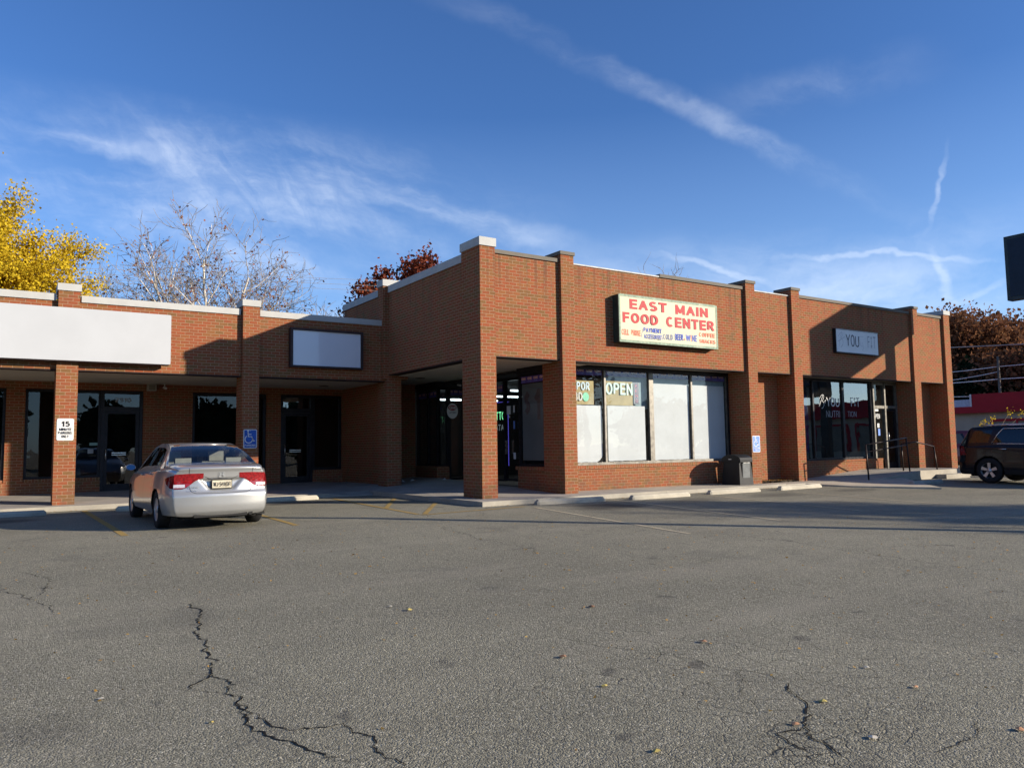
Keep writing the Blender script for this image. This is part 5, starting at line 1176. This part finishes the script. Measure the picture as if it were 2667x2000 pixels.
SED = dict(name='sedan', cat='car', L=4.49, z0=.22, glass='carglass', wr_=.315, ww=.20, track=.755, arch=.352, spokes=10, wheels=(.93, 3.63), rc=.125, seams=[1.28, 2.10, 3.18],
    W=([0, .10, .3, .7, 1.2, 3.2, 3.8, 4.2, 4.49], [.735, .78, .825, .862, .877, .877, .86, .80, .66]),
    zc=([0, .12, .35, .62, .85, 1.15, 1.42, 1.8, 2.25, 2.65, 3.05, 3.48, 4.0, 4.3, 4.49], [1.005, 1.035, 1.06, 1.075, 1.19, 1.32, 1.395, 1.43, 1.435, 1.40, 1.24, 1.0, .87, .75, .60]),
    zb=([0, .3, .7, 1.3, 2.2, 3.2, 3.6, 4.1, 4.49], [.955, .975, .985, .965, .93, .90, .88, .76, .55]),
    wr=([0, .3, .62, .9, 1.4, 2.0, 2.6, 3.1, 3.5, 4.0, 4.49], [.66, .71, .735, .69, .60, .575, .585, .66, .73, .68, .48]),
    dzr=([0, .55, .75, 1.4, 2.6, 3.4, 3.7, 4.49], [.03, .035, .05, .07, .07, .05, .04, .03]),
    recess=lambda x_, z_: .045/(1+np.exp((x_-(.20+.9*np.clip(z_-.66, 0, .15)))*70))/(1+np.exp((z_-.815)*160))/(1+np.exp((.645-z_)*120)), rearprof=([.18, .24, .30, .42, .54, .585, .615, .66, .80, .93, .985, 1.01, 1.04], [.12, .06, .015, .0, .0, .012, .04, .052, .065, .052, .03, .03, .06]), frontprof=([.18, .3, .5, .7, .9], [.06, .0, .0, .10, .25]), cls=sedan_cls)
CAR, surf = vehicle(SED, (3.09, 13.30, zg(13.6)+.0), R(0.5), 'silver four-door sedan parked nose to the kerb, seen from behind', M['silver'])
# sedan extras (local coordinates)
CE = .722
for s_ in (-1, 1):
    def topf(ax): return .912-.015*max(0, ax-.5)/.3
    def botf(ax): return float(np.interp(ax, [.285, .36, .42, .48, .54, .60], [.835, .812, .785, .735, .692, .672]))
    def lam(u, v):
        ax = .285+(CE-.285)*u; b_, t_ = botf(ax), topf(ax); return surf.rear(s_*ax, b_+(t_-b_)*v)
    patch('tail_light', lam, 24, 8, M['lampred'], CAR)
    def lam2(u, v):
        y_ = .005+.33*u; t_ = .893-.06*u; b_ = .672+.14*u**1.5; return surf.side(y_, b_+(t_-b_)*v, s_)
    patch('tail_light', lam2, 16, 8, M['lampred'], CAR)
    patch('reverse_light', lambda u, v: surf.rear(s_*(.565+.165*u), .69+.05*v, .012), 6, 3, M['lampclear'], CAR)
def rline(pts, name='panel_gap', r_=.0035, m_='mud', mirror=True):
    for s_ in ((-1, 1) if mirror else (1,)):
        b = MB(); P_ = []
        for p, q in zip(pts, pts[1:]):
            for k in range(8): P_.append((p[0]+(q[0]-p[0])*k/8, p[1]+(q[1]-p[1])*k/8))
        P_.append(pts[-1]); b.tube([surf.rear(s_*x_, z_, .001) for x_, z_ in P_], r_, 5); b.build(name, M[m_], CAR)
rline([(.505, 1.0), (.50, .915)]); rline([(.505, .735), (.49, .66), (.46, .615), (.40, .592), (.2, .585), (0, .583)]); rline([(.735, .665), (.60, .668), (.505, .70)])
rline([(0, .800), (.15, .80), (.27, .862)], r_=.003)
b = MB(); b.box(-.42, .42, .07, .14, .20, .25); b.build('bumper_valance', M['mud'], CAR)
b = MB(); b.box(-.165, .165, .045, .062, .655, .805); b.build('plate_frame', M['mud'], CAR, bevel=.004)
b = MB(); b.box(-.152, .152, .038, .046, .668, .792); pl = b.build('number_plate', plain('cream_number_plate', (.55, .50, .38)), CAR)
text('WJ·SKNDR', M['black'], pl, -.135, .135, .695, .765, .036, bold=.01)
b = MB(); stroke(b, [(-.05, .80), (-.038, .855)], .001, 0)
def local_stroke(name, strokes, m_, y):
    mb = MB()
    for pts, w, cl in strokes: stroke(mb, pts, w, y, cl)
    return mb.build(name, m_, CAR)
ez = .885
local_stroke('emblem', [([(-.032, ez-.035), (-.024, ez+.035)], .011, False), ([(.032, ez-.035), (.024, ez+.035)], .011, False), ([(-.028, ez), (.028, ez)], .010, False), ([(-.05, ez-.035), (-.045, ez+.04), (.045, ez+.04), (.05, ez-.035), (.025, ez-.045), (-.025, ez-.045)], .005, True)], M['steel'], .040)
o = text('CIVIC', M['steel'], CAR, -.50, -.34, .665+.012, .695+.012, .062, bold=.02); o = text('hybrid', M['steel'], CAR, -.48, -.35, .642+.004, .660+.004, .02, bold=.02)
# mirror
for s_ in (-1, 1):
    b = MB(); b.lathe([(.001, -.05), (.06, -.045), (.075, 0), (.06, .06), (.001, .085)], 14, 'y', (0, 0, 0)); o = b.build('door_mirror', M['silver'], CAR); o.scale = (1.25, .9, .85); o.location = (s_*.955, 3.05, .985)
    b = MB(); b.tube([(s_*.86, 3.08, .93), (s_*.93, 3.07, .96)], .022, 8); b.build('mirror_stalk', M['mud'], CAR)
    b = MB(); b.lathe([(.001, 0), (.062, 0)], 14, 'y', (0, 0, 0)); o = b.build('mirror_glass', plain('mirror_blue', (.05, .12, .25), .05, .6), CAR); o.scale = (1.2, 1, .8); o.location = (s_*.955, 3.0, .985)
    for yd in (1.42, 2.28):
        a = surf(yd, 4.75, s_); c = surf(yd+.17, 4.75, s_); n_ = Vector((s_*.03, 0, .0)); b = MB(); b.tube([a, a+n_, c+n_, c], .011, 8); b.build('door_handle', M['silver'], CAR)
    b = MB(); b.box(s_*.80-.07, s_*.80+.07, .62, .635, .16, .36); b.build('mud_flap', M['mud'], CAR)
for x_ in (-.38, .38):
    b = MB(); b.box(x_-.25, x_+.25, 2.10, 2.22, .55, 1.08); b.build('seat_back', M['seat'], CAR, bevel=.05)
    b = MB(); b.box(x_-.13, x_+.13, 2.07, 2.17, 1.09, 1.27); b.build('head_rest', M['seat'], CAR, bevel=.05)
b = MB(); b.box(-.66, .66, .95, 1.12, .55, 1.02); b.build('rear_seat', M['seat'], CAR, bevel=.05)
for x_ in (-.42, .42): b = MB(); b.box(x_-.13, x_+.13, 0.98, 1.08, 1.0, 1.155); b.build('head_rest', M['seat'], CAR, bevel=.045)
b = MB(); b.box(-.66, .66, .66, .95, .98, 1.0); b.build('parcel_shelf', plain('grey_shelf', (.12, .12, .11)), CAR)
b = MB(); b.box(-.65, .65, 2.95, 3.4, .7, .93); b.build('dashboard', M['mud'], CAR, bevel=.06)
b = MB(); b.lathe([(.17, -.012), (.185, 0), (.17, .012), (.158, 0), (.17, -.012)], 24, 'y', (-.38, 2.86, .92)); b.build('steering_wheel', M['mud'], CAR)
b = MB(); b.tube([(.48, .08, .235), (.48, .4, .24)], .035, 12); b.tube([(.30, .35, .24), (.62, .30, .24)], .08, 12); b.build('exhaust', M['mud'], CAR)
b = MB(); b.tube([surf(1.39, 8.2, 1), surf(1.39, 8.8, 1), surf(1.39, 9, 1), surf(1.39, 8.8, -1), surf(1.39, 8.2, -1)], .010, 6); b.build('roof_edge_trim', M['silver'], CAR)

def suv_cls(ax, y, z, t_, sect, yy, seam, x):
    for yw in (.98, 3.84):
        if ax > .55 and (y-yw)**2+(z-.365)**2 < .425**2 and z < .86: return None
    if sect == 'cap0' and 1.06 < z < 1.60 and ax < .60: return 'rear_window'
    if z < .40 and ax > .3: return 'trim'
    if sect == 'mid' and seam and 2.0 < t_ < 6.0: return 'seam'
    if sect == 'mid' and 6.25 < t_ < 6.9:
        lo = t_-6
        if .28+.32*lo < yy < .90+.20*lo: return 'quarter_window'
        if 1.0+.34*lo < yy < 3.55-.75*lo and not (1.98 < yy < 2.08): return 'side_window'
    if sect == 'mid' and t_ > 7.25:
        if 2.95 < yy < 3.70: return 'windshield'
        if yy < .36: return 'rear_window'
    if sect == 'cap1' and ax > .45 and .72 < z < .92: return 'head_light'
    return 'body'
SUV = dict(name='suv', cat='car', L=4.77, z0=.24, glass='carglassd', wr_=.365, ww=.235, track=.80, arch=.425, spokes=5, wheels=(.98, 3.84), rc=.12, seams=[1.10, 2.03, 3.20],
    W=([0, .1, .35, .8, 3.6, 4.2, 4.55, 4.77], [.82, .87, .905, .92, .92, .90, .83, .68]),
    zc=([0, .10, .25, .42, .8, 1.5, 2.4, 3.0, 3.45, 3.78, 4.3, 4.6, 4.77], [1.20, 1.38, 1.55, 1.64, 1.675, 1.69, 1.68, 1.60, 1.36, 1.14, 1.06, .95, .75]),
    zb=([0, .4, 1.5, 2.6, 3.6, 4.3, 4.77], [1.04, 1.08, 1.07, 1.03, 1.0, .93, .70]),
    wr=([0, .3, .8, 1.6, 2.6, 3.2, 3.8, 4.4, 4.77], [.68, .69, .68, .67, .67, .71, .78, .72, .55]),
    dzr=([0, .5, 1, 3, 3.8, 4.77], [.05, .07, .08, .08, .05, .04]),
    rearprof=([.2, .35, .6, .75, 1.0, 1.2, 1.45, 1.7], [.09, .0, .0, .03, .03, .06, .12, .16]), frontprof=([.2, .4, .7, 1.0, 1.2], [.05, .0, .0, .12, .25]), cls=suv_cls)
SV, surf2 = vehicle(SUV, (25.3-.0, 12.35, 0.03), R(180), 'black crossover SUV with five-spoke alloy wheels at right edge of lot', M['blackcar'])
for s_ in (-1, 1):
    patch('tail_light', lambda u, v: surf2.rear(s_*(.55+.26*u), .84+.26*v+.0*u), 8, 8, M['lampred'], SV); patch('tail_light', lambda u, v: surf2.side(.005+(.30-.16*v)*u, .82+.27*v, s_), 12, 8, M['lampred'], SV)
    b = MB(); top = [surf2(y_, 6.93, s_)+Vector((s_*.006, 0, .004)) for y_ in np.linspace(1.36, 2.95, 12)]; bot = [surf2(y_, 6.2, s_)+Vector((s_*.008, 0, 0)) for y_ in np.linspace(3.45, 1.06, 14)]
    b.tube([bot[-1]]+[surf2(1.2, 6.62, s_)+Vector((s_*.008, 0, 0))]+top, .011, 6); b.tube(bot, .011, 6); b.build('chrome_window_trim', M['chrome'], SV)
    b = MB(); b.tube([surf2(y_, 7.5, s_)+Vector((0, 0, .035)) for y_ in np.linspace(.7, 2.9, 10)], .016, 6); b.build('roof_rail', M['chrome'], SV)
    for yd in (1.30, 2.20):
        a = surf2(yd, 4.8, s_); c = surf2(yd+.2, 4.8, s_); n_ = Vector((s_*.035, 0, 0)); b = MB(); b.tube([a, a+n_, c+n_, c], .013, 8); b.build('door_handle', M['chrome'], SV)
MV = dict(SUV); MV['zc'] = ([0, .10, .25, .42, .8, 1.5, 2.4, 3.0, 3.45, 3.78, 4.3, 4.6, 4.77], [1.25, 1.45, 1.62, 1.70, 1.74, 1.76, 1.75, 1.66, 1.40, 1.16, 1.06, .93, .75])
MV['name'] = 'minivan'; MV['seams'] = [1.2, 2.2, 3.3]; MV['glass'] = 'carglass'
MVo, _s = vehicle(MV, (36.6, 16.7, -.05), R(30), 'dark maroon minivan parked beyond the end of the brick building', M['maroon'])

# ================================================================ pylon sign (right edge) and light pole
s = empty('pylon_sign', (29.4, 11.45, 0), 'tall dark pylon sign cabinet cut off by the right edge', 'pylon sign')
b = MB(); b.box(29.25, 29.62, 6.9, 12.66, 6.12, 8.38); b.build('cabinet', M['pylonf'], s, bevel=.02)
b = MB(); b.box(29.235, 29.25, 7.02, 12.54, 6.24, 8.26); b.box(29.62, 29.635, 7.02, 12.54, 6.24, 8.26); b.build('sign_face', M['pylon'], s)
b = MB(); b.box(29.27, 29.60, 6.9, 11.25, 3.25, 5.42); b.build('lower_cabinet', M['pylonf'], s, bevel=.02)
b = MB(); b.box(29.29, 29.58, 11.27, 11.64, 0, 6.2); b.build('post', M['pylonf'], s); finish(s)
LPX, LPY = 16.05, 2.62
s = empty('light_pole', (LPX, LPY, 0), 'slim metal lamp pole beside the lot', 'lamp post')
b = MB(); b.tube([(LPX, LPY, -.3), (LPX, LPY, 8.5)], [.13, .11], 10); b.build('post', M['pole'], s); b = MB(); b.box(LPX-.25, LPX+.25, LPY-.12, LPY+.12, 8.5, 8.62); b.build('lamp_head', M['pole'], s); finish(s)

# ================================================================ trees
class Skel:
    def __init__(s): s.lines = []
def grow(sk, r, p, d, L, rad, lev, maxlev, par):
    n = 5 if lev < 2 else 4; pts = [p.copy()]; rr = [rad]; q = p.copy(); dd = d.copy()
    tip = par.get('tip', .35)
    for i in range(n):
        dd = (dd+np.array([r.normal(), r.normal(), r.normal()])*par['wob']*(1+.25*lev)+np.array([0, 0, par['up'][min(lev, len(par['up'])-1)]])); dd /= np.linalg.norm(dd)
        q = q+dd*L/n; pts.append(q.copy()); rr.append(rad*(1-(1-tip)*(i+1)/n))
    sk.lines.append((np.array(pts), np.array(rr), lev))
    if lev >= maxlev: return
    k = par['kids'][min(lev, len(par['kids'])-1)]; f0 = par['f0'][min(lev, len(par['f0'])-1)]; base = r.uniform(0, 6.28)
    for j in range(k):
        f = f0+(1-f0)*((j+r.uniform(.1, .9))/k); i = min(n-1, int(f*n)); w = f*n-i; pp = pts[i]*(1-w)+pts[i+1]*w; tdir = (pts[i+1]-pts[i]); tdir /= np.linalg.norm(tdir)
        ang = R(r.uniform(*par['ang'][min(lev, len(par['ang'])-1)])); az = base+j*2.4+r.uniform(-.4, .4)
        u = np.cross(tdir, [0.3, .2, 1.0] if abs(tdir[2]) < .95 else [1, 0, 0]); u /= np.linalg.norm(u); v_ = np.cross(tdir, u)
        nd = tdir*math.cos(ang)+(u*math.cos(az)+v_*math.sin(az))*math.sin(ang)
        ll = L*r.uniform(*(par['lens'][min(lev, len(par['lens'])-1)] if 'lens' in par else par['len']))*(1.15-.45*f if (lev == 0 and 'lens' not in par) else 1); grow(sk, r, pp, nd, ll, max(par.get('rmin', .008), (rad*(1-(1-tip)*f))*par['rk']), lev+1, maxlev, par)
def skel_mesh(name, sk, m_, parent, sel=lambda l: True):
    V = []; F = []; nv = 0
    for pts, rr, lev in sk.lines:
        if not sel(lev): continue
        ns = 8 if lev == 0 else (5 if lev == 1 else 3); t_ = np.gradient(pts, axis=0); t_ /= np.linalg.norm(t_, axis=1)[:, None]
        a = np.cross(t_, [0.31, .17, .9]); a /= np.linalg.norm(a, axis=1)[:, None]; c = np.cross(t_, a); ang = np.arange(ns)*2*math.pi/ns
        P = pts[:, None, :]+rr[:, None, None]*(a[:, None, :]*np.cos(ang)[None, :, None]+c[:, None, :]*np.sin(ang)[None, :, None]); V.append(P.reshape(-1, 3)); n = len(pts)
        i = np.arange(n-1)[:, None]*ns; k = np.arange(ns)[None, :]; k2 = (k+1) % ns
        F.append((np.stack([i+k, i+k2, i+ns+k2, i+ns+k], -1).reshape(-1, 4))+nv); nv += n*ns
    return npmesh(name, np.concatenate(V), np.concatenate(F), m_, parent, smooth=True)
def leaf_mesh(name, C, size, m_, parent, r, droop=0.0):
    n = len(C); nrm = r.normal(size=(n, 3)); nrm /= np.linalg.norm(nrm, axis=1)[:, None]; a = np.cross(nrm, r.normal(size=(n, 3))); a /= np.linalg.norm(a, axis=1)[:, None]; c = np.cross(nrm, a)
    s = size*r.uniform(.55, 1.3, (n, 1)); P = np.stack([C-a*s*.5, C+c*s*.38, C+a*s*.5, C-c*s*.38], 1)
    P[:, 2] += nrm*s*.15; return npmesh(name, P.reshape(-1, 3), np.arange(4*n).reshape(-1, 4), m_, parent)
def leaf_pts(sk, r, levmin, per_m, spread, keep=1.0, clump=None):
    C = []
    for pts, rr, lev in sk.lines:
        if lev < levmin: continue
        if clump is not None and r.random() > clump: continue
        for a, b in zip(pts[:-1], pts[1:]):
            L = np.linalg.norm(b-a); n = r.poisson(L*per_m*keep)
            if n: t_ = r.random((n, 1)); C.append(a+(b-a)*t_+r.normal(size=(n, 3))*spread)
    return np.concatenate(C)
def tree(name, x, y, h, label, cat, par, seed, bark, maxlev=4, L0=.5, r0=.3, lean=(0, 0), leaves=None, group=None, zb=0.0, twig=None):
    r = np.random.default_rng(seed); sk = Skel(); grow(sk, r, np.array([x, y, zb]), np.array([lean[0], lean[1], 1.0]), h*L0, r0, 0, maxlev, par)
    # normalise height
    zmax = max(l[0][:, 2].max() for l in sk.lines); k = (h-zb)/(zmax-zb)
    for pts, rr, lev in sk.lines: pts[:, 2] = zb+(pts[:, 2]-zb)*k; pts[:, :2] = np.array([x, y])+(pts[:, :2]-np.array([x, y]))*k*par.get('wide', 1)
    s = empty(name, (x, y, zb), label, cat, group)
    skel_mesh('trunk', sk, M[bark], s, (lambda l: l <= par.get('wl', 1)) if twig else (lambda l: True))
    if twig: skel_mesh('branches', sk, M[twig], s, lambda l: l > par.get('wl', 1))
    if leaves:
        for (m_, levmin, per, spr, size, clump) in leaves: C = leaf_pts(sk, r, levmin, per, spr, clump=clump); leaf_mesh('crown', C, size, M[m_], s, r)
    finish(s); return s, sk
BARE = dict(wob=.13, up=[.0, .05, .06, .05, .03], kids=[7, 6, 5, 4, 3], f0=[.22, .2, .15, .15], ang=[(25, 48), (28, 55), (30, 60), (30, 65)], len=(.50, .72), rk=.62, rmin=.018, tip=.25)
SYC = dict(BARE, wob=.09, up=[.0, .07, .05, .03], kids=[10, 9, 7, 5], f0=[.34, .18, .15, .15], ang=[(16, 52), (25, 55), (30, 60), (30, 65)], lens=[(.85, 1.25), (.32, .52), (.40, .62), (.4, .65)], rk=.52, rmin=.017, tip=.5, wide=.92, wl=2)
tree('sycamore_tree', 11.2, 48.8, 17.2, 'bare white-barked sycamore with a few brown leaves behind the low wing', 'tree', SYC, 11, 'barkw', 4, .50, .36, leaves=[('leafb', 3, 1.5, .12, .17, .5)], twig='barkg')
tree('bare_tree', 4.6, 58, 15.8, 'bare grey twiggy tree left of the white sycamore', 'tree', dict(BARE, kids=[9, 6, 5, 4], wide=.85), 5, 'barkg', 4, .5, .28, leaves=[('leafb', 4, .35, .15, .2, .4)])
tree('bare_tree', 9.2, 57, 12.6, 'low bare tree with rusty twigs behind the sycamore trunk', 'tree', dict(BARE, kids=[10, 8, 6, 4], wide=1.25), 23, 'barkg', 4, .45, .26, leaves=[('leafb', 3, 1.4, .15, .16, .6)])
tree('bare_tree', 15.9, 43, 11.0, 'small bare tree at the left corner of the tall building', 'tree', BARE, 31, 'barkw', 4, .5, .16, twig='barkg')
tree('bare_tree', 39.5, 39, 14.3, 'bare twigs poking above the parapet over the cream sign', 'tree', BARE, 8, 'barkg', 4, .5, .2)
GK = dict(wob=.08, up=[0, .07, .09, .08], kids=[15, 7, 4], f0=[.12, .15, .2], ang=[(40, 68), (28, 50), (30, 55)], len=(.42, .62), rk=.42, rmin=.015, tip=.2, wide=1.05)
tree('ginkgo_tree', -3.2, 41.0, 13.8, 'bright yellow ginkgo tree at the left edge above the wing roof', 'tree', GK, 3, 'bark', 3, .82, .30, leaves=[('leafy', 1, 420, .27, .115, None)])
OKN = dict(wob=.10, up=[0, .07, .06, .04], kids=[14, 7, 5], f0=[.25, .2, .2], ang=[(25, 55), (30, 55), (30, 60)], len=(.36, .5), rk=.5, rmin=.015, tip=.25, wide=1.35)
OK_ = dict(wob=.12, up=[0, .05, .05, .04], kids=[10, 7, 5], f0=[.28, .2, .2], ang=[(30, 65), (30, 60), (30, 60)], len=(.45, .62), rk=.5, rmin=.015, tip=.25, wide=1.1)
tree('oak_tree', 22.0, 47.0, 13.9, 'russet leaved oak behind the side wall of the tall building', 'tree', OKN, 17, 'bark', 3, .62, .3, leaves=[('leafr', 2, 85, .30, .24, None)])
BG = dict(OK_, kids=[14, 8, 5], wide=1.95, ang=[(35, 75), (30, 60), (30, 60)])
tree('autumn_tree', 69.5, 31.5, 11.4, 'broad bronze and brown autumn tree behind the red restaurant', 'tree', BG, 41, 'bark', 3, .55, .4, leaves=[('leafo', 2, 85, .55, .32, None)])
tree('autumn_tree', 61.0, 23.2, 12.5, 'thin brown-leaved tree at the right edge of the view', 'tree', BARE, 42, 'bark', 3, .55, .25, leaves=[('leafo', 2, 3, .3, .35, None)])
def conifer(x, y, h, rad, seed, label, n=9000):
    r = np.random.default_rng(seed); s = empty('conifer_tree', (x, y, 0), label, 'tree', 'dark conifers behind the red restaurant'); b = MB(); b.tube([(x, y, 0), (x, y, h)], [.25, .03], 7); b.build('trunk', M['bark'], s)
    t_ = r.random(n)**.75; z = h*(.08+.92*t_); rr = rad*(1-t_)**.8*(.35+.65*r.random(n)**.5)*(1+.25*np.sin(z*5)); a = r.uniform(0, 6.28, n); lob = 1+.25*np.sin(a*5+z)
    C = np.stack([x+rr*lob*np.cos(a), y+rr*lob*np.sin(a), z+r.normal(size=n)*.15], 1); leaf_mesh('crown', C, .42, M['leafg'], s, r); finish(s)
conifer(62.5, 30.2, 7.4, 3.8, 1, 'dark conifer behind the red roof, next to the brick building'); conifer(64, 26.8, 7.9, 4.2, 2, 'dark conifer behind the red roof, at the utility pole'); conifer(63, 22.5, 7.2, 3.8, 4, 'dark conifer behind the red roof, right of the utility pole')
# sapling beside the building end
s = empty('sapling', (30.9, 14.6, 0), 'young sapling with a few yellow leaves beside the last brick pier', 'sapling')
r = np.random.default_rng(9); sk = Skel()
for (dx, dy, h_) in ((-.05, .0, 1.75), (.55, -.25, 2.05), (1.3, -.6, 2.3), (.25, -.1, 1.95), (1.9, -.8, 2.25), (-.25, .2, 1.45)):
    p0 = np.array([30.9, 14.6, .05]); p3 = np.array([30.9+dx*.9, 14.6+dy*.9, h_]); pts = np.array([p0+(p3-p0)*t_+np.array([0, 0, .25*math.sin(math.pi*t_)]) for t_ in np.linspace(0, 1, 6)]); sk.lines.append((pts, np.linspace(.012, .004, 6), 2))
skel_mesh('stem', sk, plain('pale_stem', (.4, .3, .2)), s); C = np.concatenate([l[0][-1]+r.normal(size=(22, 3))*np.array([.07, .07, .10]) for l in sk.lines]); leaf_mesh('crown', C, .07, M['leafy'], s, r); finish(s)
# off-frame tree on the sun side: casts the streaky shadow over the lot
tree('street_tree', 13.9+.661*39.0, 9.7-.69*39.0, 13.6, 'broad street tree beside the road', 'tree', dict(OK_, kids=[9, 6, 5], wide=.62), 77, 'bark', 3, .6, .25, leaves=[('leafo', 2, 9, .3, .36, None)])

# ================================================================ red restaurant, poles, wires
s = empty('restaurant_building', (50, 10, 0), 'low beige building with maroon red parapet band and red window frames', 'building')
b = MB(); b.box(50, 70, -14, 36, -.3, 2.95); b.build('wall', M['beige'], s)
b = MB(); b.box(49.7, 70, -14, 24.0, 2.95, 4.05); b.build('parapet', M['redwall'], s, bevel=.03)
b = MB(); b.box(49.6, 49.69, -14, 36, 2.90, 3.30); b.box(49.7, 70, 24.02, 36, 2.95, 3.25); b.build('eaves_band', M['redwall'], s)
b = MB(); b.box(49.8, 60, 24.03, 36, 3.26, 3.75); b.build('roof_panel', plain('pale_blue_roof', (.45, .5, .58)), s)
b = MB(); b.box(49.66, 49.69, 23.9, 24.0, 2.95, 4.05); b.build('edge_trim', M['white'], s)
for k in range(9):
    y1_ = 23.0-k*3.4; b = MB(); b.box(49.93, 50, y1_-2.9, y1_, 2.35, 2.50); b.box(49.93, 50, y1_-.15, y1_, .6, 2.35); b.box(49.93, 50, y1_-2.9, y1_-2.75, .6, 2.35); b.box(49.93, 50, y1_-1.5, y1_-1.4, .6, 2.35)
    o = b.build('window', M['redwall'], s); g_ = MB(); g_.face([(49.97, y1_, .6), (49.97, y1_-2.9, .6), (49.97, y1_-2.9, 2.4), (49.97, y1_, 2.4)]); g_.build('pane', plain('curtained_glass', (.22, .2, .15), .2), o)
b = MB(); b.box(53, 54.2, 20.4, 21.6, 4.05, 4.3); b.build('roof_vent', M['cap'], s); finish(s)
def pole(x, y, h, lb):
    s = empty('utility_pole', (x, y, 0), lb, 'utility pole'); b = MB(); b.tube([(x, y, -.3), (x, y, h)], [.11, .08], 8); b.build('post', M['pole'], s)
    finish(s)
pole(56.5, 25.3, 6.9, 'wooden utility pole rising behind the red restaurant roof')
def wire(p, q, sag, r_, m_, lb):
    pts = [(p[0]+(q[0]-p[0])*t_, p[1]+(q[1]-p[1])*t_, p[2]+(q[2]-p[2])*t_-sag*4*t_*(1-t_)) for t_ in [k/16 for k in range(17)]]
    tag(MB().tube(pts, r_, 5).build('overhead_wire', M[m_]), lb, 'wire', 'overhead wires')
wire((50, 34, 7.9), (58, 14, 7.3), .25, .030, 'wire', 'highest pale wire crossing the autumn tree at right')
wire((53.0, 32.5, 6.0), (56.5, 25.3, 6.2), .15, .022, 'wirew', 'upper white wire running left from the utility pole')
wire((56.5, 25.3, 6.2), (59, 12, 6.9), .15, .022, 'wirew', 'upper wire running right from the utility pole')
wire((53.0, 32.5, 5.3), (56.5, 25.3, 5.85), .25, .020, 'wirew', 'middle sagging wire running left from the utility pole')
wire((53.0, 32.5, 5.25), (56.5, 25.3, 5.35), .1, .026, 'wirew', 'lowest thick wire running left from the utility pole')
wire((56.5, 25.3, 5.35), (59, 12, 5.6), .1, .026, 'wirew', 'lowest thick wire running right from the utility pole')
wire((50.0, 34, 4.75), (50.4, 24.1, 3.95), .1, .018, 'wirew', 'service wire dropping to the red parapet corner')
wire((2, 41, 9.9), (26, 32.6, 9.8), .0, .008, 'wire', 'topmost of three pale wires before the russet oak')
wire((2, 41, 9.65), (26, 32.6, 9.5), .0, .008, 'wire', 'middle of three pale wires before the russet oak')
wire((2, 41, 9.4), (26, 32.6, 9.25), .0, .008, 'wire', 'lowest of three pale wires before the russet oak')

# trees across the road behind the viewpoint, reflected in the shop windows
base, _sk = tree('street_tree', -48, -44, 6.3, 'dark leafy tree across the road, mirrored in the windows', 'tree', dict(OK_, wide=1.3), 91, 'bark', 3, .6, .3, leaves=[('leafg', 1, 40, .6, .7, None)])
for i in range(13):
    c = copy_tree(base); c.location = (-48+(i+1)*9.5+rng.uniform(-2, 2), -44+rng.uniform(-4, 6), 0); c.rotation_euler.z = rng.uniform(0, 6); c['group'] = 'trees across the road'
base['group'] = 'trees across the road'
